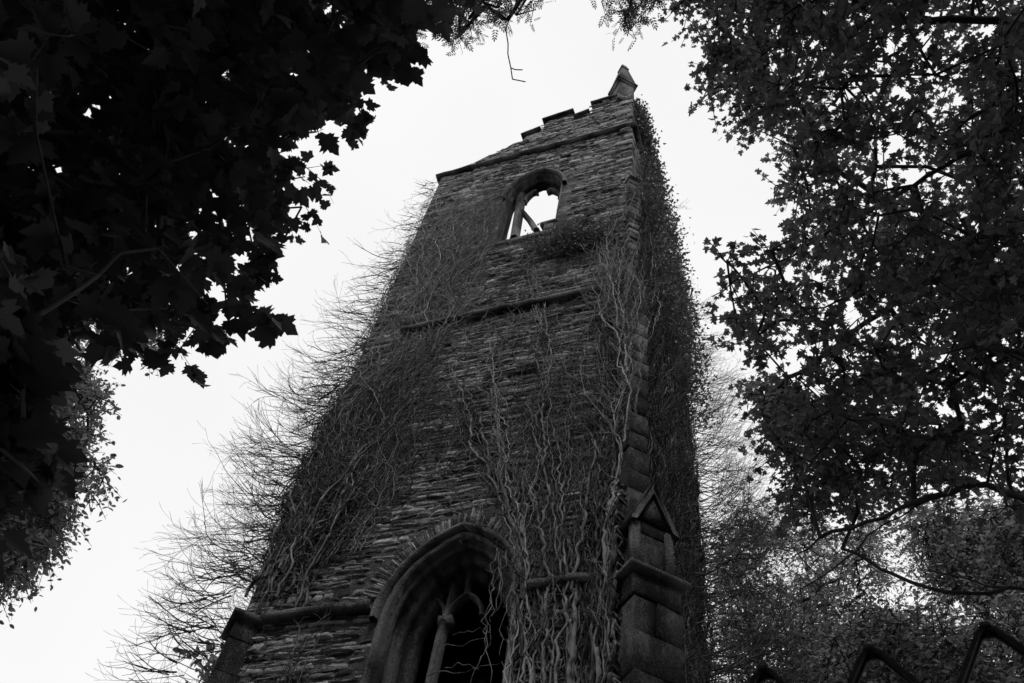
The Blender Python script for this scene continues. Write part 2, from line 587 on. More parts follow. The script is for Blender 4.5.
STR = [(-.02, -.05), (.13, -.06), (.16, -.02), (.16, .03), (.05, .11), (-.02, .12)]
CORN = [(-.02, -.08), (.07, -.07), (.13, -.03), (.13, .01), (.04, .09), (-.02, .1)]
BL = 2.1
for z, pr in ((ZC, CORN), (ZM, STR)):
    e = .12 if pr is CORN else .11
    moulding('string_course', (-HALF - e if pr is CORN else -1.75, 0), (HALF + e if pr is CORN else HALF, 0), (0, -1), pr, z, tower)
    moulding('string_course', (HALF, .006), (HALF, DEP), (1, 0), pr, z + .002, tower)
    moulding('string_course', (-HALF, .006), (-HALF, DEP), (-1, 0), pr, z + .002, tower)
STRB = [(o, u) for o, u in STR]
moulding('string_course', (-BL, 0), (WST['cx'] - WST['a'] - .16, 0), (0, -1), STRB, ZB - .06, tower)
moulding('string_course', (WST['cx'] + WST['a'] + .16, 0), (BL, 0), (0, -1), STRB, ZB - .06, tower)
moulding('string_course', (HALF, .7), (HALF, DEP), (1, 0), STRB, ZB - .06, tower)
moulding('string_course', (-HALF, .7), (-HALF, DEP), (-1, 0), STRB, ZB - .06, tower)


# merlon copings
def coping(x0, x1, z0, z1, dep=.5):
    m = MB()
    n = 4
    V = []
    for i in range(n + 1):
        t = i / n
        x = x0 + (x1 - x0) * t; z = z0 + (z1 - z0) * t
        for (y, u) in ((-.1, 0), (-.12, .05), (.1, .15), (dep - .12, .15), (dep, .03), (dep, 0)):
            V.append((x, y, z + u + random.gauss(0, .006)))
    k = 6
    F = [[i * k + j, (i + 1) * k + j, (i + 1) * k + (j + 1) % k, i * k + (j + 1) % k] for i in range(n) for j in range(k)]
    m.add(V, [np.array(F), np.array([list(range(k)), [n * k + j for j in range(k)]])], .35)
    return m.build('coping', M_ASHLAR, tower)


coping(1.38, 2.12, 23.81, 23.84); coping(.05, .91, 23.51, 23.64); coping(.94, 1.36, 23.14, 23.27); coping(-.47, .04, 22.77, 22.95)


# diagonal buttresses ---------------------------------------------------------
def buttress(sx):
    """own frame: X along the buttress width, -Y outwards; corner of the tower at its origin"""
    root = MB()
    ang = math.radians(45) * sx

    def blk(w, L, z0, z1, ch, tint=.5, seed=0):
        z = z0
        i = 0
        while z < z1 - .02:
            h = min(random.uniform(ch * .75, ch * 1.25), z1 - z)
            if z1 - z - h < .12: h = z1 - z
            cuts = [-w / 2, random.uniform(-.12, .12) * w, w / 2] if (i % 2 and w > .5) else [-w / 2, w / 2]
            for a, b in zip(cuts[:-1], cuts[1:]):
                g = .006
                o = random.uniform(0, .018)
                xa, xb = a + (g if a > -w / 2 else -o), b - (g if b < w / 2 else -o)
                y0_, y1_ = -L - o, .3
                c = .014
                V = []
                for (zz, s) in ((z + .004, 1), (z + .004 + c, 0), (z + h - .004 - c, 0), (z + h - .004, 1)):
                    V += [(xa + c * s, y0_ + c * s, zz), (xb - c * s, y0_ + c * s, zz), (xb - c * s, y1_, zz), (xa + c * s, y1_, zz)]
                V = np.array(V) + rng.normal(0, .009, (16, 3))
                F = [[r * 4 + q, r * 4 + (q + 1) % 4, r * 4 + 4 + (q + 1) % 4, r * 4 + 4 + q] for r in range(3) for q in range(4)]
                F += [[3, 2, 1, 0], [12, 13, 14, 15]]
                root.add(V, [np.array(F)], min(1, max(0, random.gauss(tint, .13))))
            z += h
            i += 1
        root.box(-w / 2 + .03, w / 2 - .03, -L + .03, .28, z0, z1, .2)

    def slope(w0, L0, w1, L1, z0, z1):
        V = [(-w0 / 2, -L0, z0), (w0 / 2, -L0, z0), (w0 / 2, .25, z0), (-w0 / 2, .25, z0),
             (-w1 / 2, -L1, z1), (w1 / 2, -L1, z1), (w1 / 2, .25, z1), (-w1 / 2, .25, z1)]
        root.add(np.array(V), [np.array([[0, 1, 2, 3], [4, 7, 6, 5], [0, 4, 5, 1], [1, 5, 6, 2], [2, 6, 7, 3], [3, 7, 4, 0]])], .55)

    L1 = .50 if sx > 0 else .06
    W1 = .54 if sx > 0 else .5
    ZD = 7.5 if sx > 0 else ZB - .05
    blk(W1 + .16, L1 + .16, -.3, 4.2, .5)
    slope(W1 + .16, L1 + .16, W1, L1, 4.2, 4.5)
    blk(W1, L1, 4.5, ZD - .08, .42, .36)
    Z0 = ZD - .05
    W2, L2 = .42, max(.45 * L1 / .55, .02)
    if sx > 0: blk(W2, L2, Z0, 8.3, .7, .38)
    W3, L3 = .3, .2 * L1 / .6
    if sx > 0:
        slope(W2 - .02, L2 - .03, W3, L3, 8.3, 9.0)
        blk(W3, L3, 8.95, ZM - .15, .34, .45)
        slope(W3, L3, .2, .05, ZM - .15, ZM + .5)
        blk(.2, .05, ZM + .45, 18.2, .22, .4)
        slope(.26, .14, .2, .0, 18.2, 18.5)
    b = root.build('buttress', M_ASHLAR, tower)
    M = Matrix.Translation((sx * HALF, 0, 0)) @ Matrix.Rotation(ang, 4, 'Z')
    b.matrix_local = M
    # drip moulding round the head of the lower stage
    k = MB()
    w, L, o = W1, L1, .09
    prof = [(0, -.1), (.05, -.09), (o, -.05), (o, -.01), (.0, .06), (-.1, .08), (-.1, -.1)]
    path = [(-w / 2, .25, -1, 0), (-w / 2, -L, -1, -1), (w / 2, -L, 1, -1), (w / 2, .25, 1, 0)]
    V = []
    for (x, y, nx, ny) in path:
        for (d, u) in prof: V.append((x + nx * d, y + ny * d, ZD + u + random.gauss(0, .006)))
    kk = len(prof)
    F = [[i * kk + j, (i + 1) * kk + j, (i + 1) * kk + (j + 1) % kk, i * kk + (j + 1) % kk] for i in range(3) for j in range(kk)]
    k.add(V, [np.array(F), np.array([list(range(kk)), [3 * kk + j for j in range(kk)]])], .6)
    k.build('drip_mould', M_ASHLAR, b)
    # gabled head with its little overhanging coping, facing outwards
    g = MB()
    w, L = W2, L2
    zt, za = 8.28, 8.8
    yf = -L - .035
    V = [(-w / 2, yf, zt), (w / 2, yf, zt), (0, yf, za - .1), (-w / 2, -L * .3, zt), (w / 2, -L * .3, zt), (0, -L * .3, za - .1)]
    g.add(V, [np.array([[0, 1, 2], [5, 4, 3]]), np.array([[0, 2, 5, 3], [1, 4, 5, 2], [0, 3, 4, 1]])], .5)
    for s in (-1, 1):
        V = []
        for y in (yf - .045, -L * .25):
            V += [(s * (w / 2 + .1), y, zt - .12), (s * (w / 2 + .02), y, zt - .12), (0, y, za - .13), (0, y, za), (s * .02, y, za + .03)]
        kk = 5
        F = [[j, (j + 1) % kk, kk + (j + 1) % kk, kk + j] for j in range(kk)]
        g.add(np.array(V) + rng.normal(0, .006, (10, 3)), [np.array(F), np.array([[0, 1, 2, 3, 4], [9, 8, 7, 6, 5]])], .62)
    # raised frame of the panel below the gable
    for s in (-1, 1):
        g.box(s * w / 2 - .045 + (.0 if s < 0 else 0), s * w / 2 + .045, yf - .012, -L + .05, Z0 + .02, zt - .1, .62, .004)
    g.box(-w / 2 + .05, w / 2 - .05, yf - .008, -L + .05, Z0 + .02, Z0 + .16, .6, .004)
    if sx > 0: g.build('gable', M_ASHLAR, b)
    return b


buttress(1)
buttress(-1)

# pinnacle ---------------------------------------------------------------------
pin = MB()


def frustum(mb, cx, cy, w0, w1, z0, z1, tint=.5):
    V = [(cx + sx * w / 2, cy + sy * w / 2, z) for z, w in ((z0, w0), (z1, w1)) for sx, sy in ((-1, -1), (1, -1), (1, 1), (-1, 1))]
    V = np.array(V) + rng.normal(0, .006, (8, 3))
    mb.add(V, [np.array([[3, 2, 1, 0], [4, 5, 6, 7], [0, 1, 5, 4], [1, 2, 6, 5], [2, 3, 7, 6], [3, 0, 4, 7]])], tint)


PX, PY = 2.14, .33


def diamond(mb, w0, w1, z0, z1, tint=.5):
    """square block set diagonally on the corner; w = side"""
    n0 = len(mb.v)
    frustum(mb, 0, 0, w0, w1, z0, z1, tint)
    A = mb.v[n0]
    c = math.sqrt(.5)
    mb.v[n0] = np.stack([PX + (A[:, 0] - A[:, 1]) * c, PY + (A[:, 0] + A[:, 1]) * c, A[:, 2]], -1)


diamond(pin, .66, .62, 23.5, 23.95, .45)
diamond(pin, .46, .44, 23.95, 25.4, .55)
po = pin.build('pinnacle', M_ASHLAR, tower)
cap = MB()
diamond(cap, .44, .58, 25.3, 25.42, .35)
diamond(cap, .62, .62, 25.42, 25.52, .4)
diamond(cap, .56, .2, 25.52, 27.15, .5)
diamond(cap, .25, .26, 27.15, 27.25, .5)
diamond(cap, .22, .14, 27.25, 27.55, .5)
cap.build('cap', M_ASHLAR, po)


# arches: hood mould, moulded orders, tracery ------------------------------------
def loft(name, W, prof, zbot, parent, mat=M_ASHLAR, n=16, tint=.55, closed=False):
    rows = [arch_pts(**W, d=d, n=n, zbot=zbot) for d, y in prof]
    m = len(rows[0])
    V, T = [], []
    tt = np.clip(rng.normal(tint, .12, m), 0, 1)
    for (d, y), r in zip(prof, rows):
        for i, (x, z) in enumerate(r):
            V.append((x + random.gauss(0, .005), y + random.gauss(0, .004), z + random.gauss(0, .005)))
            T.append(tt[i])
    k = len(prof)
    rr = range(k if closed else k - 1)
    F = [[j * m + i, j * m + i + 1, ((j + 1) % k) * m + i + 1, ((j + 1) % k) * m + i] for j in rr for i in range(m - 1)]
    mb = MB(); mb.add(V, [np.array(F)], T)
    return mb.build(name, mat, parent)


loft('hood_mould', WST, [(.155, .01), (.155, -.09), (.125, -.13), (.085, -.13), (.055, -.07), (.05, .02)], None, tower, n=18)
wf = loft('window_arch', WST, [(.045, .01), (.04, -.05), (.0, -.055), (-.03, -.02), (-.03, .06), (-.07, .07), (-.09, .12), (-.06, .17), (-.09, .24), (-.14, .25),
                              (-.17, .31), (-.15, .37), (-.18, .42), (-.24, .44), (-.25, .62), (-.1, .76)], SZ0, tower, n=18)
loft('hood_mould', WIN, [(.13, .01), (.13, -.08), (.1, -.12), (.06, -.12), (.03, -.06), (.026, .02)], None, tower, n=14)
wf2 = loft('window_arch', WIN, [(.012, .01), (.01, -.012), (-.012, -.014), (-.012, .1), (-.05, .12), (-.055, .19), (-.03, .22), (-.03, .3), (.03, .43)], WZ0, tower, n=14)


def bar(mb, pts, w, y0, y1, tint=.6):
    """rectangular stone bar following (x,z) points"""
    pts = [np.array(p, float) for p in pts]
    V = []
    for i, p in enumerate(pts):
        a = pts[max(i - 1, 0)]; b = pts[min(i + 1, len(pts) - 1)]
        t = (b - a) / np.linalg.norm(b - a); nrm = np.array([-t[1], t[0]]) * w / 2
        ym = (y0 + y1) / 2
        for q, y in ((p - nrm, ym), (p - nrm * .45, y0), (p + nrm * .45, y0), (p + nrm, ym), (p + nrm * .45, y1), (p - nrm * .45, y1)):
            V.append((q[0], y, q[1]))
    k = 6
    F = [[i * k + j, (i + 1) * k + j, (i + 1) * k + (j + 1) % k, i * k + (j + 1) % k] for i in range(len(pts) - 1) for j in range(k)]
    n = len(pts)
    mb.add(np.array(V) + rng.normal(0, .004, (len(V), 3)), [np.array(F), np.array([list(range(k))[::-1], [(n - 1) * k + j for j in range(k)]])], tint)


# big west window: one mullion, two light heads, three stub uprights above
ty0, ty1 = .40, .60
mu = MB()
kn = onwall(446, 624, .5)
kx, kz = kn[0], kn[2]
bar(mu, [(kx - .05, SZ0), (kx - .03, 5.2), (kx - .02, kz - .25), (kx, kz)], .125, ty0, ty1, .75)
frustum(mu, kx, (ty0 + ty1) / 2, .16, .19, kz - .06, kz + .05, .65)
mu.build('mullion', M_ASHLAR, wf)
tr = MB()
for sgn in (-1, 1):
    bar(tr, arch_pts(kx + sgn * .24, .23, kz + .02, .36, 0, 9), .07, ty0 + .02, ty1 - .02, .8)
    bar(tr, [(kx + sgn * .22, kz + .36), (kx + sgn * .2, kz + .62), (kx + sgn * .2, kz + .98)], .075, ty0 + .02, ty1 - .02, .85)
bar(tr, [(kx, kz), (kx + .02, kz + .5), (kx + .015, kz + 1.12)], .09, ty0 + .01, ty1 - .01, .9)
for sgn in (-1, 1):
    bar(tr, arch_pts(kx + sgn * .1, .085, kz + .84, .16, 0, 6), .045, ty0 + .04, ty1 - .04, .45)
tr.build('tracery', M_ASHLAR, wf)
# belfry window: surviving mullion, stump of tracery at the head
mu = MB()
bx = lambda px, py: tuple(onwall(px, py, .26)[[0, 2]])
m0, m1 = bx(523, 183), bx(514.5, 240)
bar(mu, [m1, (m1[0] * .5 + m0[0] * .5 + .02, m1[1] * .5 + m0[1] * .5), m0], .23, .13, .38, .6)
mu.build('mullion', M_ASHLAR, wf2)
tr = MB()
d0, d1 = bx(522, 212), bx(536.5, 231)
bar(tr, [d0, ((d0[0] + d1[0]) / 2 + .02, (d0[1] + d1[1]) / 2), d1], .14, .18, .34, .62)
e0 = bx(511, 197)
bar(tr, [(e0[0] - .1, e0[1] - .1), (e0[0] + .05, e0[1] + .06), (e0[0] + .2, e0[1] + .1)], .08, .2, .34, .6)
bar(tr, arch_pts(.52, .26, 18.95, .55, 0, 8)[6:], .1, .2, .36, .55)
bar(tr, arch_pts(.12, .2, 19.2, .45, 0, 6)[:7], .08, .2, .36, .55)
tr.build('tracery', M_ASHLAR, wf2)
sl = MB()
sl.box(WIN['cx'] - .62, WIN['cx'] + .62, -.04, .41, WZ0 - .2, WZ0 - .004, .5, .01)
sl.build('sill', M_ASHLAR, wf2)

# loose stone on the sill
q = onwall(550, 228, .08)
lb = MB()
lb.box(-.11, .11, -.1, .1, 0, .36, .5, .02)
lb.box(-.16, .16, -.13, .13, .362, .52, .45, .025)
lbo = lb.build('stone_block', M_ASHLAR)
lbo.location = tuple(toworld(np.array([q[0], .08, WZ0 - .004])))
set_tags(lbo, 'broken carved stone lying on the sill of the belfry window', 'stone block')


# ------------------------------------------------------------------ ivy
class Stems:
    def __init__(s): s.p, s.r, s.t, s.id, s.n = [], [], [], [], 0

    def path(s, P, r0, r1, tint):
        n = len(P)
        if n < 2: return
        s.p.append(np.asarray(P, float)); 
        s.r.append(np.linspace(r0, r1, n) * (1 + np.clip(rng.normal(0, .13, n), -.3, .4)))
        s.t.append(np.clip(tint + rng.normal(0, .12, n), 0, 1)); s.id.append(np.full(n, s.n)); s.n += 1

    def build(s, name, mat, parent, sides=5):
        P = toworld(np.concatenate(s.p)) - np.array(parent.location)
        R, T, I = np.concatenate(s.r), np.concatenate(s.t), np.concatenate(s.id)
        n = len(P)
        k = np.arange(n)
        nx = np.where((k < n - 1) & (I[np.minimum(k + 1, n - 1)] == I), np.minimum(k + 1, n - 1), k)
        pv = np.where((k > 0) & (I[np.maximum(k - 1, 0)] == I), np.maximum(k - 1, 0), k)
        d = P[nx] - P[pv]
        d /= np.maximum(np.linalg.norm(d, axis=1, keepdims=True), 1e-6)
        first = np.searchsorted(I, I)
        last = np.searchsorted(I, I, side='right') - 1
        g = P[last] - P[first]
        ref = np.where((np.abs(g[:, 2:3]) > .7 * np.linalg.norm(g, axis=1, keepdims=True)), np.array([[0., 1, 0]]), np.array([[0, 0, 1.]]))
        A = np.cross(d, ref)
        ln = np.linalg.norm(A, axis=1, keepdims=True)
        A = np.where(ln > 1e-3, A / np.maximum(ln, 1e-6), np.array([[1., 0, 0]]))
        B = np.cross(d, A)
        th = np.arange(sides) / sides * 2 * np.pi
        V = P[:, None] + (A[:, None] * np.cos(th)[None, :, None] + B[:, None] * np.sin(th)[None, :, None]) * R[:, None, None]
        q = k[nx != k]
        base = (q * sides)[:, None]
        fs = [base + np.array([[j, (j + 1) % sides, sides + (j + 1) % sides, sides + j]]) for j in range(sides)]
        return mesh_np(name, V.reshape(-1, 3), [np.concatenate(fs)], mat, parent, np.repeat(T, sides), smooth=True)


def wall_walk(S, T, u, z, ang, L, r0, fmap, up=1.0, wander=.32, step=.09, branch=.07, depth=0, zmax=99, avoid=None, twig=.25, tint=None, goal=None):
    """a stem creeping over a wall: (u,z) on the wall, fmap(u, z, off) -> tower coordinates"""
    if tint is None: tint = min(1, max(.05, random.gauss(.55, .3)))
    if depth == 0: r0 *= .78
    P = []
    n = max(3, int(L / step))
    off = r0 + .04 + random.uniform(0, .03)
    doff = 0.0
    bias = math.pi / 2
    for i in range(n):
        P.append(np.array(fmap(u, z, off)) + rng.normal(0, .009, 3))
        if goal is not None:
            bias = math.atan2(max(goal[1] - z, .2), goal[0] - u)
        ang += random.gauss(0, wander) + (bias - ang) * .16 * up
        st = step * random.uniform(.7, 1.3)
        u += math.cos(ang) * st; z += math.sin(ang) * st
        doff = doff * .7 + random.gauss(0, .012)
        off = min(max(off + doff, r0 + .035), r0 + .17)
        if z > zmax or (avoid and avoid(u, z)): break
        rr = r0 * (1 - .8 * i / n)
        if depth < 3 and random.random() < branch:
            wall_walk(S, T, u, z, ang + random.choice((-1, 1)) * random.uniform(.4, 1.1), L * (1 - i / n) * random.uniform(.35, .8) + .2,
                      rr * random.uniform(.45, .8), fmap, up, wander, step, branch, depth + 1, zmax, avoid, twig, tint)
        if T is not None and random.random() < twig:
            # a short free twig standing off the wall
            p = fmap(u, z, off)
            a = random.uniform(-.3, math.pi + .3)
            q, oo, uu, zz = [p], off, u, z
            for k in range(random.randint(2, 5)):
                a += random.gauss(0, .4)
                uu += math.cos(a) * .055; zz += math.sin(a) * .055; oo += random.uniform(-.01, .05)
                q.append(fmap(uu, zz, max(oo, .03)))
            T.path(q, min(.006, rr * .6) + .0015, .002, tint * .8)
    S.path(P, r0, max(r0 * .2, .003), tint)


def fr(u, z, o):
    """front wall; the stems ride over the left cheek of the corner buttress"""
    if u > 2.12 and z < 9.2:
        k = min((u - 2.12), .42) * min(1, max(0, (9.2 - z) / .7))
        return (u - o * .5, -k - o, z)
    return (u, -o, z)


rg = lambda u, z, o: (HALF + o, u, z)
lf = lambda u, z, o: (-HALF - o, u, z)


def ftw(u, z, o):
    """front wall that wraps round the two front corners"""
    if u > HALF: return (HALF + o, u - HALF - o * .5, z)
    if u < -HALF: return (-HALF - o, -HALF - u - o * .5, z)
    return fr(u, z, o)


wavoid = lambda u, z: (inpoly(u, z, arch_pts(**WIN, d=.05, zbot=WZ0 - .1))) or inpoly(u, z, arch_pts(**WST, d=-.02, zbot=SZ0))


def ivy(label, base):
    o = empty('ivy', tuple(toworld(np.array(base, float))), label, 'ivy', 'leafless ivy stems climbing the tower')
    return o, Stems(), Stems()


def climb(S, T, path, n, r, sd, fmap, zstart=None, branch=.055, twig=.16, tint=(.0, .62)):
    """a bundle of woody stems following one course up the wall, forking like a young tree"""
    P = np.array([onwall(*p)[[0, 2]] for p in path])
    for k in range(n):
        off = random.gauss(0, sd)
        t0 = random.uniform(0, .08) if random.random() < .8 else random.uniform(.2, .5); t1 = random.uniform(.5, 1.05)
        L = np.concatenate([[0], np.cumsum(np.linalg.norm(np.diff(P, axis=0), axis=1))])
        t1 = min(t1, 1.0)
        m = int(L[-1] * (t1 - t0) / .075)
        if m < 3: continue
        ss = np.linspace(t0, t1, m) * L[-1]
        u = np.interp(ss, L, P[:, 0]) + off; z = np.interp(ss, L, P[:, 1])
        w1, w2 = np.cumsum(rng.normal(0, .02, m)), rng.normal(0, .009, m)
        w1 -= np.linspace(0, w1[-1] * .5, m)
        u = u + w1 + w2 + .012 * np.sin(ss * random.uniform(2, 5) + random.uniform(0, 6))
        z = z + rng.normal(0, .01, m)
        rr = r * (.34 + .95 * random.random() ** 2)
        lay = random.uniform(.0, .06)
        tn = random.uniform(*tint)
        Q = [np.array(fmap(a_, b_, rr + .035 + lay + random.uniform(0, .015))) for a_, b_ in zip(u, z) if not wavoid(a_, b_) or lay > .02]
        S.path(Q, rr, rr * .4, tn)
        for i in range(2, m - 1):
            fr_ = 1 - .6 * i / m
            if random.random() < branch * 1.25:
                sg = random.choice((-1, 1))
                wall_walk(S, T, u[i], z[i], math.pi / 2 + sg * random.uniform(.35, .95), random.uniform(.5, 2.2), rr * fr_ * random.uniform(.4, .75), fmap, up=.55, wander=.17,
                          branch=.13, depth=1, zmax=20.8, avoid=wavoid, twig=twig, tint=tn)


# 1. thick woody columns on the right half of the front
o, S, T = ivy('thick leafless ivy stems climbing the right half of the tower front', (2.0, -.15, 0))
climb(S, T, [(548, 790), (549, 560), (541, 430), (551, 330), (545, 285)], 8, .026, .07, ftw)
climb(S, T, [(588, 790), (590, 560), (601, 440), (598, 350), (590, 300)], 9, .028, .09, ftw)
climb(S, T, [(604, 790), (608, 580), (612, 480), (606, 380), (612, 320)], 10, .026, .09, ftw)
climb(S, T, [(614, 790), (622, 560), (629, 430), (630, 300), (629, 255)], 11, .026, .07, ftw)
climb(S, T, [(628, 790), (634, 560), (640, 420), (637, 300), (634, 260)], 10, .03, .06, ftw)
climb(S, T, [(575, 790), (572, 600), (566, 500), (573, 400), (566, 330)], 6, .018, .1, ftw)
climb(S, T, [(632, 350), (634, 280), (625, 210), (627, 175)], 4, .012, .14, ftw, branch=.1)
climb(S, T, [(612, 330), (606, 270), (596, 235)], 5, .010, .2, ftw, branch=.12)
for i in range(42):
    wall_walk(S, T, random.uniform(-1.3, 2.45), random.uniform(8.5, 15), random.uniform(1.0, 2.1), random.uniform(.9, 3.2), random.uniform(.005, .011), ftw, up=.4, wander=.2, branch=.14, twig=.35, tint=random.uniform(0, .5), zmax=19, avoid=lambda u, z: wavoid(u, z) or (u < .5 and z < 9.2))
corner = lambda u, z, o: (u, -o - .16 - max(0, u - 2.3) * .4, z)
for i in range(16):
    wall_walk(S, T, random.uniform(2.3, 2.66), random.uniform(8.8, 12.5), math.pi / 2, random.uniform(1.5, 5), random.uniform(.008, .022), corner, up=1.2, wander=.16, branch=.08, twig=.35, zmax=17)
S.build('stems', M_STEM, o); T.build('twigs', M_TWIG, o, 3)

# 2. stems over the arch and up the middle
o, S, T = ivy('pale ivy stems dangling over the right side of the big pointed arch', (1.3, -.1, 0))
climb(S, T, [(512, 790), (516, 640), (525, 580), (508, 500), (497, 400), (494, 340)], 9, .02, .07, fr, tint=(.3, 1))
climb(S, T, [(528, 790), (530, 640), (524, 560), (534, 470), (530, 380)], 6, .018, .06, fr, tint=(.2, .9))
climb(S, T, [(506, 500), (478, 430), (452, 370), (441, 335)], 5, .018, .06, fr, branch=.09)
climb(S, T, [(470, 530), (440, 450), (422, 400)], 3, .011, .12, fr, branch=.1)
climb(S, T, [(548, 340), (536, 290), (532, 255)], 4, .011, .1, fr, branch=.1, tint=(.3, .9))
climb(S, T, [(505, 345), (484, 305), (470, 280)], 3, .010, .12, fr, branch=.1)
# a few strands hanging free in front of the arch
for i in range(7):
    x, z = random.uniform(.85, 1.2), random.uniform(8.0, 8.6)
    P = []
    for k in range(random.randint(8, 26)):
        P.append((x, -.12 + random.gauss(0, .02), z)); x += random.gauss(0, .035); z -= random.uniform(.05, .11)
    S.path(P, .008, .003, .45)
for i in range(7):
    x, z = random.uniform(.1, .5), random.uniform(6.2, 7.6)
    P = []
    for k in range(random.randint(6, 12)):
        P.append((x, .3 + random.gauss(0, .015), z)); x += random.uniform(.04, .1); z += random.gauss(0, .03)
    S.path(P, .006, .003, .4)
S.build('stems', M_STEM, o); T.build('twigs', M_TWIG, o, 3)

# 3. dark thicket up the left corner
o, S, T = ivy('dark tangled ivy trunk climbing the left corner of the tower front', (-2.2, -.1, 0))
for i in range(56):
    wall_walk(S, T, random.choice((random.gauss(-2.25, .25), random.uniform(-2.7, -1.6))), 3.5 + random.uniform(4.3, 5.5) * (random.random() > .12), math.pi / 2, random.uniform(2.5, 6), random.uniform(.012, .032), ftw, up=.6, wander=.17, branch=.09, twig=.35, tint=random.uniform(.05, .55), zmax=20)
for (pa, pb, nn) in (((330, 500), (440, 330), 14), ((350, 440), (470, 320), 6), ((330, 560), (395, 390), 9), ((310, 570), (360, 420), 9)):
    A, B = onwall(*pa), onwall(*pb)
    for k in range(nn):
        du = random.gauss(0, .2)
        wall_walk(S, T, A[0] + du, A[2], 1.2, math.hypot(B[2] - A[2], B[0] - A[0]) * random.uniform(.6, 1.1), random.uniform(.008, .02), fr, up=1, wander=.18, branch=.1, twig=.4, goal=(B[0] + du, B[2]), tint=random.uniform(.05, .6), avoid=wavoid)
S.build('stems', M_STEM, o); T.build('twigs', M_TWIG, o, 3)

# 4. fine fan over the upper left of the front
o, S, T = ivy('fine fan of bare ivy twigs covering the upper left of the tower below the cornice', (-1.6, -.1, 12.5))
for i in range(62):
    u = random.uniform(-2.6, -.9)
    wall_walk(S, T, u, random.uniform(12.4, 17.5), random.uniform(.9, 1.5), random.uniform(2, 5.2), random.uniform(.008, .02), ftw, up=.35, wander=.15, branch=.11, twig=.45, tint=random.uniform(.35, 1), zmax=21.35, avoid=lambda u, z: wavoid(u, z) or (u > -.35 and z < 17.2 and random.random() < .4))
for i in range(26):
    wall_walk(S, T, random.uniform(-.9, -.3), random.uniform(16.6, 19), random.uniform(1.2, 2.2), random.uniform(.8, 2.2), .007, fr, up=.5, wander=.3, branch=.15, twig=.7, tint=random.uniform(.3, .8), zmax=21.3, avoid=wavoid)
for i in range(22):
    wall_walk(S, T, random.uniform(-1.2, 2.4), random.uniform(15.4, 17), random.uniform(.6, 2.4), random.uniform(.6, 1.8), .008, fr, up=.3, wander=.35, branch=.15, twig=.7, tint=random.uniform(.2, .6), zmax=21.3, avoid=wavoid)
S.build('stems', M_STEM, o); T.build('twigs', M_TWIG, o, 3)


# 5/6. long bare shoots standing off both side walls against the sky
def shoot(S, T, p, d, L, r, gen=0, lift=.05):
    P = [np.array(p, float)]
    d = np.array(d, float); d /= np.linalg.norm(d)
    st = .07 if gen else .085
    n = max(3, int(L / st))
    for i in range(n):
        d = d + rng.normal(0, .09, 3) + np.array([0, 0, lift])
        d /= np.linalg.norm(d)
        P.append(P[-1] + d * st)
        if gen < 2 and i > n * (.22 if gen == 0 else .15) and random.random() < (.42 if gen == 0 else .30):
            e = d + rng.normal(0, .38, 3)
            shoot(S, T, P[-1], e, L * (1 - i / n) * random.uniform(.45, .95) + .1, r * (1 - .7 * i / n) * .7, gen + 1, lift * 1.2)
    (S if gen == 0 else T).path(P, r, max(r * .25, .0022), random.uniform(.1, .5))


o, S, T = ivy('bare ivy shoots bristling outwards from the left edge of the tower against white sky', (-2.7, .2, 0))
for i in range(1350):
    z = random.uniform(6.9, 20.9) if random.random() < .72 else random.uniform(6.8, 13)
    y = random.uniform(-.35, 2.6)
    L = np.interp(z, [7, 8.5, 10, 12, 14, 17, 20, 21], [1.0, 1.45, 1.7, 1.55, 1.25, .75, .4, .2]) * random.uniform(.35, 1.08)
    x = -HALF - .05 - (.35 if z < 9 and y < .2 else 0)
    shoot(S, T, (x, y, z), (-1, random.gauss(-.15, .3), random.uniform(-.3, .25)), L, random.uniform(.006, .014), lift=random.uniform(.01, .055))
for i in range(520):
    z = random.uniform(12.5, 21.3)
    shoot(S, T, (-HALF - .03, random.uniform(-.05, 1.4), z), (-1, random.gauss(-.1, .4), random.uniform(-.2, .7)), np.interp(z, [12.5, 16, 19, 21.3], [.8, .55, .4, .16]) * random.uniform(.5, 1.2), random.uniform(.004, .008), lift=random.uniform(.02, .08))
for i in range(120):
    wall_walk(S, T, random.uniform(0, 4.5), random.uniform(3, 16), math.pi / 2, random.uniform(2, 6), random.uniform(.01, .03), lf, up=.7, wander=.25, branch=.07, twig=.5, tint=.3, zmax=21, avoid=lambda u, z: u < -.06 or u > DEP)
S.build('stems', M_TWIG, o, 4); T.build('twigs', M_TWIG, o, 3)

o, S, T = ivy('dense ivy thicket over the shaded right-hand wall with bare shoots towards the trees', (2.7, 2.5, 0))
for i in range(170):
    wall_walk(S, T, random.uniform(.2, 5.0), random.uniform(3, 16), math.pi / 2, random.uniform(3, 7), random.uniform(.012, .04), rg, up=.7, wander=.25, branch=.08, twig=.7, tint=random.uniform(.05, .45), zmax=21.6, avoid=lambda u, z: u < -.06 or u > DEP)
for i in range(420):
    z = random.uniform(6, 20.5); y = random.uniform(.4, 5.1)
    L = np.interp(z, [6, 12, 16, 20], [.75, .8, .7, .5]) * random.uniform(.5, 1.1)
    shoot(S, T, (HALF + .04, y, z), (1, random.gauss(.1, .5), random.uniform(-.1, .5)), L, random.uniform(.006, .012), lift=random.uniform(.02, .08))
for i in range(330):
    z = random.uniform(6.5, 18.5); y = random.uniform(2.8, 5.6)
    L = np.interp(z, [6, 12, 16, 20], [2.3, 2.1, 1.4, .6]) * random.uniform(.5, 1.1)
    shoot(S, T, (HALF + .1, y, z), (1, random.gauss(.35, .35), random.uniform(-.15, .4)), L, random.uniform(.006, .012), lift=random.uniform(.01, .06))
S.build('stems', M_TWIG, o, 4); T.build('twigs', M_TWIG, o, 3)
IVY_RIGHT = o


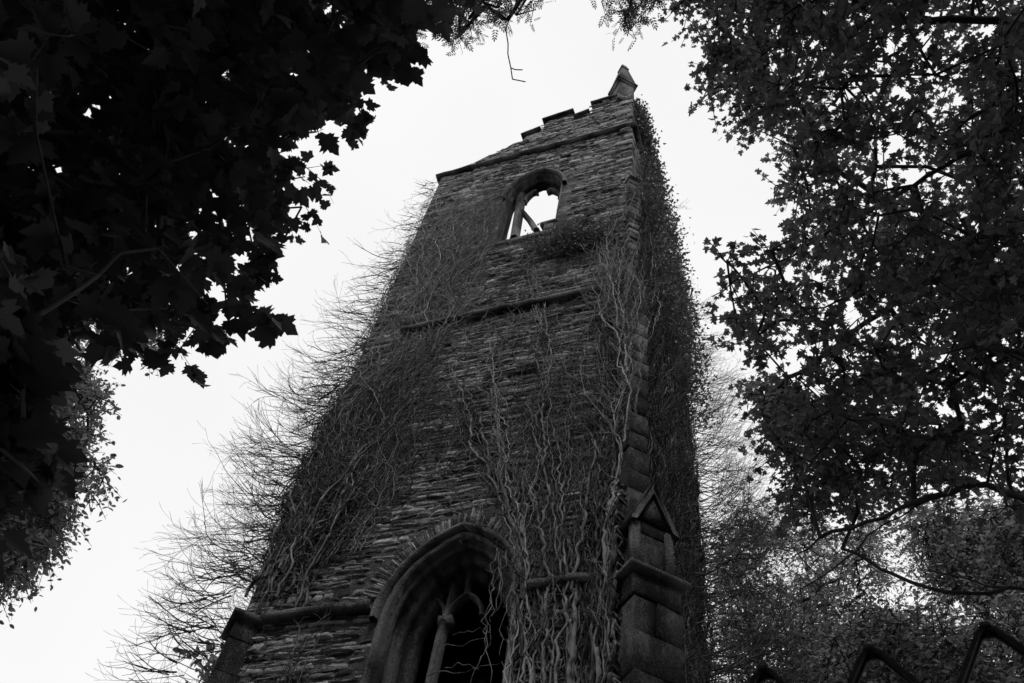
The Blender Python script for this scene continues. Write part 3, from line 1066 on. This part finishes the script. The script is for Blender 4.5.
# ------------------------------------------------------------------ leaves
def leaf_template(kind):
    if kind == 'sycamore':       # five pointed lobes with toothed edges, length 1, stalk at origin
        h = [(0, 0), (.16, -.06), (.34, -.10), (.36, .02), (.50, .06), (.40, .16), (.62, .34), (.50, .40), (.56, .52), (.40, .50), (.26, .48), (.30, .66), (.20, .72), (.12, .86), (0, 1.02)]
    elif kind == 'maple':
        h = [(0, 0), (.28, -.06), (.46, .08), (.30, .18), (.56, .42), (.40, .50), (.22, .46), (.20, .74), (0, 1)]
    elif kind == 'ivy':
        h = [(0, 0), (.3, .02), (.46, .28), (.24, .42), (.2, .7), (0, 1)]
    else:                        # plain oval
        h = [(0, 0), (.2, .2), (.27, .48), (.16, .8), (0, 1)]
    P = h + [(-x, y) for x, y in h[-2:0:-1]]
    P = np.array(P)
    z = .10 * np.abs(P[:, 0]) - .16 * P[:, 1] ** 2
    return np.stack([P[:, 0], P[:, 1], z], -1)


def ash_template():
    """pinnate leaf: pairs of narrow leaflets on a stalk -> list of leaflet quads"""
    out = []
    for k, y in enumerate((.28, .45, .62, .78)):
        for s in (-1, 1):
            out.append((np.array([0, y, 0]), s * math.radians(58 - 6 * k), .30))
    out.append((np.array([0, .86, 0]), 0.0, .32))
    base = np.array([[0, 0, 0], [.16, .35, .02], [.13, .65, .0], [0, 1, -.06], [-.13, .65, .0], [-.16, .35, .02]])
    V = []
    for o, a, L in out:
        c, s = math.cos(a), math.sin(a)
        B = base * L
        V.append(np.stack([B[:, 0] * c + B[:, 1] * s, -B[:, 0] * s + B[:, 1] * c, B[:, 2]], -1) + o)
    return np.array(V)           # (9,6,3)


def leaves(centres, size, kind, tilt=.6, droop=.35, tint=None):
    """one leaf polygon per centre"""
    n = len(centres)
    N = np.array([0, 0, 1.0]) + rng.normal(0, tilt, (n, 3))
    N /= np.linalg.norm(N, axis=1, keepdims=True)
    a = rng.uniform(0, 2 * np.pi, n)
    t = np.stack([np.cos(a), np.sin(a), -droop + rng.normal(0, .3, n)], -1)
    t -= N * (t * N).sum(1, keepdims=True)
    t /= np.linalg.norm(t, axis=1, keepdims=True)
    s = np.cross(t, N)
    sz = rng.uniform(size[0], size[1], n)
    if tint is None: tint = np.clip(rng.normal(.5, .25, n), 0, 1)
    if kind == 'ash':
        A = ash_template()
        A = A.reshape(-1, 3)
        V = centres[:, None] + sz[:, None, None] * (A[None, :, 0:1] * s[:, None] + A[None, :, 1:2] * t[:, None] + A[None, :, 2:3] * N[:, None])
        V = V.reshape(-1, 3)
        F = np.arange(len(V)).reshape(-1, 6)
        return V, [F], np.repeat(tint, len(A))
    L = leaf_template(kind)
    wob = 1 + rng.normal(0, .08, (n, len(L)))
    V = centres[:, None] + sz[:, None, None] * (L[None, :, 0:1] * wob[:, :, None] * s[:, None] + L[None, :, 1:2] * t[:, None] + L[None, :, 2:3] * N[:, None] * rng.uniform(.3, 2, (n, 1, 1)))
    k = len(L)
    V = V.reshape(-1, 3)
    h = k // 2
    idx = np.arange(n)[:, None] * k
    # two halves folded along the midrib
    F1 = idx + np.arange(0, h + 1)[None]
    F2 = idx + np.concatenate([[0], np.arange(h, k)])[None]
    return V, [F1, F2], np.repeat(tint, k)


# ivy leaves on the right wall (upper part), on the parapet, and the bush at the sill
def leaf_cloud(name, C, size, kind, mat, parent, **kw):
    off = np.array(parent.location)
    V, F, t = leaves(C - off, size, kind, **kw)
    return mesh_np(name, V, F, mat, parent, t)


C = []
for i in range(560):
    y, z = random.uniform(.5, 5.1), 21.4 - 5.6 * random.random() ** 1.4
    d = random.uniform(.06, .42) * np.interp(z, [13.5, 16, 20, 21.4], [.6, 1.1, .9, .35])
    k = random.randint(10, 34)
    if y < 1.1 and random.random() < .6: continue
    C.append(np.array([HALF + d, y, z]) + rng.normal(0, .17, (k, 3)))
for i in range(130):
    y = random.uniform(.2, 4.9) if i > 60 else random.uniform(.15, 2.4)
    z = float(np.interp(y, [0, .7, 1.3, 2.7, 4.9], [23.3, 23.5, 23.2, 22.6, 21.9])) + random.uniform(-1.1, .25)
    C.append(np.array([HALF + random.uniform(-.05, .2), y, z]) + rng.normal(0, .11, (70, 3)))
C = np.concatenate(C); C[:, 0] = np.where(C[:, 2] < 21.9, np.maximum(C[:, 0], HALF + .06), C[:, 0])
leaf_cloud('leaves', toworld(C), (.045, .09), 'ivy', M_LEAF_IVY, IVY_RIGHT, tilt=.9, droop=.9)

sb = empty('shrub', tuple(toworld(onwall(574, 252))), 'dark leafy shrub growing out of the wall at the belfry sill', 'shrub')
S = Stems()
c0 = onwall(576, 254)
C = []
for i in range(88):
    d = np.array([random.gauss(0, .6), -random.uniform(.3, 1), random.uniform(-.1, 1.0)])
    d /= np.linalg.norm(d)
    L = random.uniform(.3, .62)
    base = np.array([c0[0] + np.clip(random.gauss(0, .38), -.6, .6), .0, c0[2] + random.uniform(-.15, .4)])
    P = [base]
    for k in range(6):
        d = d + rng.normal(0, .15, 3); d /= np.linalg.norm(d)
        P.append(P[-1] + d * L / 6)
        if k > 0: C.append(P[-1] + rng.normal(0, .06, (9, 3)))
    S.path(P, .008, .002, .3)
S.build('stems', M_TWIG, sb, 4)
leaf_cloud('leaves', toworld(np.concatenate(C)), (.035, .07), 'oval', M_LEAF_IVY, sb, tilt=.9)


# ------------------------------------------------------------------ trees
def sample_poly(poly, n, d0, d1, clump=None, pad=0):
    """n points inside an outline seen from the path, each at its own distance"""
    poly = [tuple(p) for p in poly]
    xs = [p[0] for p in poly]; ys = [p[1] for p in poly]
    out = []
    if clump:
        cs = []
        while len(cs) < clump:
            x, y = random.uniform(min(xs), max(xs)), random.uniform(min(ys), max(ys))
            if inpoly(x, y, poly): cs.append((x, y, random.uniform(d0, d1)))
    while len(out) < n:
        if clump:
            c = random.choice(cs)
            sp = 300 / c[2]
            x, y, d = c[0] + random.gauss(0, sp), c[1] + random.gauss(0, sp), c[2] + random.gauss(0, .35)
        else:
            x, y, d = random.uniform(min(xs), max(xs)), random.uniform(min(ys), max(ys)), random.uniform(d0, d1)
        if inpoly(x, y, poly): out.append(at(x, y, d))
    return np.array(out)


def resample(P, step):
    P = [np.array(p, float) for p in P]
    out = [P[0]]
    for a, b in zip(P[:-1], P[1:]):
        n = max(1, int(np.linalg.norm(b - a) / step))
        for i in range(1, n + 1): out.append(a + (b - a) * i / n)
    return out


def smooth(P):
    P = [np.array(p, float) for p in P]
    for _ in range(2):
        if len(P) < 3: break
        Q = [P[0]]
        for a, b in zip(P[:-1], P[1:]): Q += [a * .75 + b * .25, a * .25 + b * .75]
        P = Q + [P[-1]]
    return P


def tree(name, label, trunk, limbs, clusters, kind, leafmat, per, spread, size, r_tip=.006, r_max=.35, tilt=.6, droop=.35, group=None, cat='tree', step=.35, expo=.42, sag=.05, leaf_name='crown', extra=None):
    base = np.array(trunk[0], float)
    root = empty(name, tuple(base), label, cat, group)
    nodes, par = [], []
    for i, p in enumerate(resample(trunk, .6)):
        nodes.append(p + (rng.normal(0, .03, 3) if i else 0)); par.append(i - 1)
    for lb in limbs:
        A = np.array(nodes)
        L = resample(lb, step)
        j = int(np.argmin(((A - L[0]) ** 2).sum(1)))
        L = [nodes[j]] + [np.array(p, float) for p in lb]
        L = smooth(L)
        A_ = np.array(L)
        cum = np.concatenate([[0], np.cumsum(np.linalg.norm(np.diff(A_, axis=0), axis=1))])
        m_ = max(2, int(cum[-1] / (step * .45)))
        for t_ in np.linspace(0, cum[-1], m_ + 1)[1:]:
            p = np.array([np.interp(t_, cum, A_[:, c_]) for c_ in range(3)])
            nodes.append(p + rng.normal(0, .014 * step / .35, 3)); par.append(j); j = len(nodes) - 1
    n0 = len(nodes)
    A = np.array(nodes)
    d = np.sqrt(((clusters[:, None] - A[None]) ** 2).sum(-1)).min(1)
    cap = 30000
    buf = np.zeros((cap, 3)); buf[:n0] = A; n = n0
    tips = []
    for ci in np.argsort(d):
        c = clusters[ci]
        dd = ((buf[:n] - c) ** 2).sum(1)
        # prefer nodes nearer the trunk: branches run outwards
        j = int(np.argmin(dd))
        p = buf[j]
        m = max(1, int(math.sqrt(dd[j]) / step))
        a = p.copy()
        bend = rng.normal(0, .1, 3) * math.sqrt(dd[j])
        for i in range(1, m + 1):
            t = i / m
            q = a + (c - a) * t + bend * math.sin(t * math.pi) + rng.normal(0, .02, 3) + np.array([0, 0, sag * math.sin(t * math.pi)])
            buf[n] = q; par.append(j); j = n; n += 1
        tips.append(j)
    w = np.zeros(n)
    for t in tips: w[t] += 1
    w[:] = np.maximum(w, 0)
    for i in range(n - 1, 0, -1):
        if par[i] >= 0 and par[i] < i: w[par[i]] += w[i]
    R = np.minimum(r_tip * np.maximum(w, 1) ** expo, r_max)
    par = np.array(par)
    ch = np.arange(1, n)
    ch = ch[par[1:] >= 0]
    V, F = tubes(buf[par[ch]] - base, buf[ch] - base, np.minimum(R[par[ch]], R[ch] * 1.6), R[ch], 6)
    mesh_np('trunk', V, F, M_BARK, root, np.repeat(np.clip(rng.normal(.5, .1, len(ch)), 0, 1), 12), smooth=True)
    sp = np.broadcast_to(np.asarray(spread, float), (3,))
    ns = max(2, per // 6)
    mm = per // ns
    per = ns * mm
    D = rng.normal(0, 1, (len(clusters), ns, 3)) * sp / sp[0] + np.array([0, 0, -.22])
    D /= np.linalg.norm(D, axis=2, keepdims=True)
    SL = (2.1 * sp[0] * rng.uniform(.6, 1.25, (len(clusters), ns)))[..., None]
    tt = (np.linspace(.3, 1.0, mm)[None, None, :, None] + rng.normal(0, .06, (len(clusters), ns, mm, 1)))
    pos = clusters[:, None, None] + D[:, :, None] * SL[:, :, None] * tt - np.array([0, 0, .25]) * SL[:, :, None] * tt ** 2
    C = (pos + rng.normal(0, size[0] * .35, pos.shape)).reshape(-1, 3)
    c0 = np.repeat(clusters[:, None], ns, 1).reshape(-1, 3)
    c1 = (clusters[:, None] + D * SL * .55 - np.array([0, 0, .25]) * SL * .3).reshape(-1, 3)
    c2 = (clusters[:, None] + D * SL - np.array([0, 0, .25]) * SL).reshape(-1, 3)
    q_ = np.ones(len(c0))
    Vs, Fs = tubes(np.concatenate([c0, c1]) - base, np.concatenate([c1, c2]) - base, np.concatenate([q_ * r_tip * .8, q_ * r_tip * .55]), np.concatenate([q_ * r_tip * .55, q_ * r_tip * .3]), 4)
    mesh_np('twigs', Vs, Fs, M_BARK, root, np.full(len(Vs), .4), smooth=True)
    tone = np.repeat(np.clip(rng.normal(.5, .22, len(clusters)), 0, 1), per) * .6 + rng.uniform(0, .4, len(C))
    V, F, t = leaves(C - base, size, kind, tilt, droop, tone)
    if extra is not None:  # big leaves that thicken the added, unseen shading crown
        V2, F2, t2 = leaves(extra[0] - base, extra[1], kind, tilt, droop)
        F = [np.concatenate([f, g + len(V)]) for f, g in zip(F, F2)]
        V = np.concatenate([V, V2]); t = np.concatenate([t, t2])
    mesh_np(leaf_name, V, F, leafmat, root, t)
    return root


def gpos(azdeg, dist):
    a = math.radians(azdeg)
    return np.array([CAM[0] + dist * math.sin(a), CAM[1] + dist * math.cos(a), 0.0])


def shade_canopy(x0, x1, y0, y1, z0, z1, n):
    """unseen crown points added above and behind the path to shade the lower tower"""
    out = []
    while len(out) < n:
        P = np.array([random.uniform(x0, x1), random.uniform(y0, y1), random.uniform(z0, z1)])
        d = P - CAM
        w = d @ _f
        if w > 0 and abs(d @ _r / w * FPX) < 800 and abs(d @ _u / w * FPX) < 620: continue
        out.append(P)
    return np.array(out)


# A. sycamore whose dark branches hang over the upper left
OVA = shade_canopy(-6, 8, -19, -8.4, 5, 17, 520)  # unseen part of the crown, added to keep light off the lower tower
polyA = [(-160, -120), (470, -120), (455, 10), (440, 30), (415, 52), (400, 72), (404, 95), (396, 108), (364, 125), (344, 157), (332, 182), (336, 202), (310, 218), (292, 240),
         (276, 258), (278, 296), (276, 322), (248, 326), (236, 352), (214, 374), (190, 360), (160, 358), (140, 352), (110, 336), (70, 330), (48, 350), (-160, 370)]
cl = np.concatenate([sample_poly(polyA, 900, 4.4, 9.5, 260), sample_poly([(-160, -120), (380, -120), (330, 60), (280, 150), (230, 220), (100, 280), (-160, 330)], 300, 4.6, 10),
                     sample_poly([(-160, 300), (20, 330), (30, 400), (48, 440), (42, 465), (0, 480), (-160, 500)], 90, 2.8, 3.6), OVA])
bA = gpos(-100, 5.5)
tree('sycamore_tree', 'near black sycamore with large lobed leaves overhanging the upper left corner', [bA, bA + (0, 0, 3), bA + (.3, .2, 7), bA + (.5, .2, 11)],
     [[bA + (.1, .1, 3.0), at(-120, 380, 3.4), at(20, 330, 3.8), at(150, 230, 4.2), at(205, 300, 4.2)], [bA + (.2, 0, 5), at(-80, 150, 6), at(80, 60, 6), at(260, 60, 7), at(350, 90, 8)],
      [at(80, 120, 5.0), at(160, 200, 5), at(172, 280, 4.6)]],
     cl, 'sycamore', M_LEAF_NEAR, 10, (.11, .11, .09), (.08, .15), tilt=.5, droop=.5, r_tip=.004, r_max=.2, expo=.33, extra=(np.repeat(OVA, 22, 0) + rng.normal(0, .5, (len(OVA) * 22, 3)), (.2, .36)))  # oversized leaves thicken the added shading crown out of view

# B. ash sprays at the top edge
polyB1 = [(380, -90), (560, -90), (548, 0), (538, 18), (522, 32), (506, 22), (490, 46), (474, 52), (460, 44), (450, 28), (430, 36), (400, 30)]
polyB2 = [(585, -90), (690, -90), (668, -5), (660, 12), (650, 30), (640, 26), (632, 16), (614, 14), (600, 2)]
cl = np.concatenate([sample_poly(polyB1, 210, 8, 10, 40), sample_poly(polyB2, 120, 8.5, 10, 22)])
bB = gpos(150, 3.2)
tree('ash_tree', 'ash with narrow leaflets dangling sprays and one bare twig from the top edge', [bB, bB + (0, 0, 5), bB + (-.4, .3, 11), bB + (-.6, .4, 13)],
     [[bB + (-.3, .2, 9.5), at(560, -160, 9.5), at(525, -10, 9), at(509, 20, 8.9)], [bB + (-.3, .2, 10), at(640, -170, 9.5), at(640, -40, 9)],
      [at(509, 10, 8.9), at(508, 30, 8.9), at(508, 50, 8.9), at(510, 68, 8.9), at(511, 78, 8.9), at(517, 80, 8.9), at(524, 82, 8.9)], [at(510, 70, 8.9), at(516, 70, 8.9), at(523, 68, 8.9)]],
     cl, 'ash', M_LEAF_ASH, 10, .10, (.08, .17), tilt=1.0, droop=.7, r_tip=.006, r_max=.16, expo=.36, step=.25)

# C. grey tree behind, left edge
polyC1 = [(-60, 330), (92, 335), (102, 352), (90, 372), (106, 392), (112, 410), (102, 430), (88, 452), (-60, 460)]
polyC2 = [(-60, 440), (90, 450), (110, 462), (112, 480), (96, 505), (74, 515), (52, 545), (30, 578), (42, 596), (34, 600), (14, 584), (-60, 592)]
cl = np.concatenate([sample_poly(polyC1, 260, 12, 17, 44), sample_poly(polyC2, 280, 11, 15, 46), sample_poly([(90, 330), (165, 330), (160, 352), (120, 350)], 14, 13, 15)])
bC = gpos(-78, 14)
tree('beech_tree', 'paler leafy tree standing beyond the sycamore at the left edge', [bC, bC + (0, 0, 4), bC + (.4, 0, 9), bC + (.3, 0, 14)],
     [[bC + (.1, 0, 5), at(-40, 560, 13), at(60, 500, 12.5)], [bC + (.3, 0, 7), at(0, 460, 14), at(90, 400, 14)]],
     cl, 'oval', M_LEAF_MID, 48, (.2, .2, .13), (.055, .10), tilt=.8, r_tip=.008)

# D. the big tree filling the right side
polyD = [(690, -110), (1180, -110), (1180, 560), (1030, 520), (985, 500), (940, 490), (905, 505), (880, 488), (850, 505), (815, 520), (800, 492), (770, 500), (788, 470), (766, 455), (782, 436),
         (742, 410), (768, 395), (735, 372), (740, 345), (712, 322), (716, 298), (708, 280), (728, 262), (745, 258), (742, 240), (760, 228), (778, 222), (764, 190), (778, 172), (752, 160),
         (740, 128), (712, 118), (700, 95), (704, 62), (682, 58), (684, 20)]
inD = [(800, -110), (1180, -110), (1180, 480), (1000, 460), (900, 440), (830, 360), (800, 280), (830, 200), (800, 100), (760, 40)]
OVD = shade_canopy(6, 15, -15, -3, 5.5, 16, 320)  # unseen maple crown, added to block light behind the path
cl = np.concatenate([sample_poly(polyD, 820, 8, 13, 190), sample_poly(polyD, 110, 8, 13), sample_poly(inD, 210, 7, 12, 60), sample_poly([(742, 375), (900, 400), (905, 508), (850, 515), (800, 520), (772, 495), (785, 460), (760, 430)], 110, 9, 13, 30), sample_poly([(885, 420), (970, 425), (975, 478), (930, 482), (890, 470)], 34, 8.5, 12), sample_poly([(684, -60), (800, -60), (790, 110), (745, 125), (712, 112), (702, 70), (686, 50)], 70, 9, 12, 20), OVD])
OVD_X = (np.repeat(OVD, 22, 0) + rng.normal(0, .5, (len(OVD) * 22, 3)), (.2, .36))  # oversized leaves make the added crown denser against the sky light
bD = gpos(58, 9.5)
tree('maple_tree', 'large dense dark maple filling the right side above the fence', [bD, bD + (0, 0, 4), bD + (-.3, .2, 9), bD + (-.2, 0, 16)],
     [[bD + (-.2, .1, 6), at(1090, 40, 10), at(1024, 17, 9.8), at(901, 23, 9.6), at(849, 0, 9.4), at(830, -40, 9.4)], [at(926, 30, 9.6), at(887, 60, 9.4)],
      [bD + (-.2, .1, 5.5), at(1100, 90, 10), at(1024, 115, 9.8), at(877, 208, 9.8), at(790, 255, 10), at(711, 296, 10.5)],
      [bD + (-.1, .1, 4.6), at(1060, 520, 9), at(1024, 500, 8.8), at(985, 483, 8.6), at(949, 493, 8.6), at(878, 516, 8.8), at(817, 538, 9), at(795, 556, 9.1)],
      [at(949, 493, 8.6), at(880, 522, 8.8), at(850, 560, 8.8), at(800, 590, 8.9)],
      [bD + (-.1, .1, 4), at(1070, 590, 9), at(1024, 591, 8.8), at(949, 593, 8.7), at(910, 584, 8.8), at(867, 561, 9), at(840, 545, 9.2)], [at(1000, 592, 8.8), at(960, 575, 8.8), at(930, 570, 9)],
      [bD + (-.2, .1, 5), at(1060, 300, 10), at(950, 260, 10.5), at(860, 330, 10.5), at(760, 400, 11)], [at(950, 260, 10.5), at(860, 180, 11), at(760, 130, 11.5)]],
     cl, 'maple', M_LEAF_RIGHT, 30, (.17, .17, .09), (.05, .095), tilt=.6, droop=.5, r_tip=.0075, r_max=.3, expo=.29, extra=OVD_X)

# E. trees beyond the fence, each on its own
bg_specs = [
    ('hazel_tree', 'light leafy tree beyond the tower foot, nearest its right-hand corner', [(715, 520), (760, 500), (800, 515), (815, 560), (800, 620), (790, 700), (700, 720)], 15, 20, 170, 1.0),
    ('birch_tree', 'bushy mid grey tree between the bare ivy shoots and the sky gap', [(775, 505), (830, 490), (880, 515), (893, 560), (885, 620), (880, 790), (770, 790), (790, 600)], 16, 21, 230, 1.1),
    ('elm_tree', 'pale leafy tree under the low maple limb, right of the sky gap', [(905, 500), (960, 495), (1000, 520), (1000, 600), (950, 600), (925, 580), (912, 540)], 15, 19, 130, 1.0),
    ('hawthorn_tree', 'leafy tree at the right edge under the low maple limb', [(985, 500), (1090, 500), (1100, 620), (1010, 625), (980, 590)], 14, 18, 150, .9),
    ('holly_tree', 'low dark bushy tree directly above the middle fence peak', [(830, 600), (900, 605), (935, 600), (960, 640), (960, 730), (820, 730)], 12, 15, 170, .7),
    ('lime_tree', 'tall dim tree rising furthest back, left of the sky gap', [(720, 530), (800, 500), (885, 520), (893, 600), (890, 790), (720, 720)], 24, 30, 260, 1),
    ('poplar_tree', 'tall dim tree rising furthest back, right of the sky gap', [(925, 560), (1000, 500), (1090, 500), (1090, 790), (930, 790), (920, 640)], 24, 30, 260, 1),
    ('elder_tree', 'low tree with gaps of sky behind the rightmost fence peak', [(945, 600), (1090, 590), (1100, 790), (950, 730)], 12, 16, 150, .7),
]
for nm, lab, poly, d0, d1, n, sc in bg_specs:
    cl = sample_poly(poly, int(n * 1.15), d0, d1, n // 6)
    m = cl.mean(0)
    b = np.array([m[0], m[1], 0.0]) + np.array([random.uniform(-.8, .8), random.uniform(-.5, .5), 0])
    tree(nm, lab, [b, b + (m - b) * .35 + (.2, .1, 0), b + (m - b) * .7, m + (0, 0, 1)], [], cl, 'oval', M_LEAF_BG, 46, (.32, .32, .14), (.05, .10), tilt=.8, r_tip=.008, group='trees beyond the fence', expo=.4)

# F. bush top just showing at the foot of the tower, left
cl = sample_poly([(205, 650), (230, 640), (235, 660), (228, 700), (190, 790), (200, 680)], 26, 12, 13.5)
m = cl.mean(0); b = np.array([m[0], m[1], 0.0])
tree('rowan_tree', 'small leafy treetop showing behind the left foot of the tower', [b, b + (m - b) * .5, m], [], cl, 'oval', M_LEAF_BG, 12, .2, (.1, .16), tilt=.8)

# ------------------------------------------------------------------ iron fence with zigzag peaked bars
P1, P2 = np.array([4.303, -6.219]), np.array([4.034, -6.175])
stepv = (P2 - P1) / 2
origin = P1 + stepv * 0
ux = -stepv / np.linalg.norm(stepv)
PITCHF = float(np.linalg.norm(stepv))
fence = empty('iron_fence', (P1[0], P1[1], 0), 'black iron fence with a row of bent pointed tops in front of the trees', 'fence')
fence.rotation_euler = (0, 0, math.atan2(ux[1], ux[0]))


def hoop():
    """one bar bent to a peak: U-channel legs down to the ground, open side inwards"""
    m = MB()
    zt, drop, hw = 2.297, .085, PITCHF * .49
    dpt = .02
    pts = [(-hw, .12), (-hw, zt - drop - .012), (-hw + .006, zt - drop), (-.010, zt - .006), (0, zt), (.010, zt - .006), (hw - .006, zt - drop), (hw, zt - drop - .012), (hw, .12)]
    pts = [np.array(p) for p in pts]

    def strip(y0, y1, w):
        V = []
        for i, p in enumerate(pts):
            a = pts[max(i - 1, 0)]; b = pts[min(i + 1, len(pts) - 1)]
            tt = (b - a) / np.linalg.norm(b - a); nr = np.array([-tt[1], tt[0]]) * w / 2
            for q, y in ((p - nr, y0), (p + nr, y0), (p + nr, y1), (p - nr, y1)): V.append((q[0], y, q[1]))
        n = len(pts)
        F = [[i * 4 + j, i * 4 + (j + 1) % 4, i * 4 + 4 + (j + 1) % 4, i * 4 + 4 + j] for i in range(n - 1) for j in range(4)]
        F += [[3, 2, 1, 0], [n * 4 - 4, n * 4 - 3, n * 4 - 2, n * 4 - 1]]
        m.add(V, [np.array(F)], .5)
    strip(-dpt / 2, -dpt / 2 + .005, .0056)
    strip(dpt / 2 - .005, dpt / 2, .0056)
    # web joining the two flanges
    pts = [p + np.array([0, .002 if 0 < i < len(pts) - 1 else 0]) for i, p in enumerate(pts)]
    strip(-dpt / 2 + .005, dpt / 2 - .005, .002)
    # folded cap at the peak
    m.box(-.007, .007, -dpt / 2 - .002, dpt / 2 + .002, zt - .003, zt + .004, .5, .0006)
    return m


proto = hoop().build('pointed_bar', M_IRON, fence)
for k in range(-14, 15):
    if k == 0: continue
    c = proto.copy(); COL.objects.link(c); c.parent = fence
    c.location = (k * PITCHF, 0, 0)
for z in (.35, 1.55):
    m = MB(); m.box(-2.1, 2.1, -.022, .022, z - .02, z + .02, .5)
    m.build('rail', M_IRON, fence)
for x in (-2.1, 2.1):
    m = MB(); m.box(x - .03, x + .03, -.03, .03, -.2, 2.1, .5); frustum(m, x, 0, .07, .01, 2.1, 2.16, .5)
    m.build('post', M_IRON, fence)
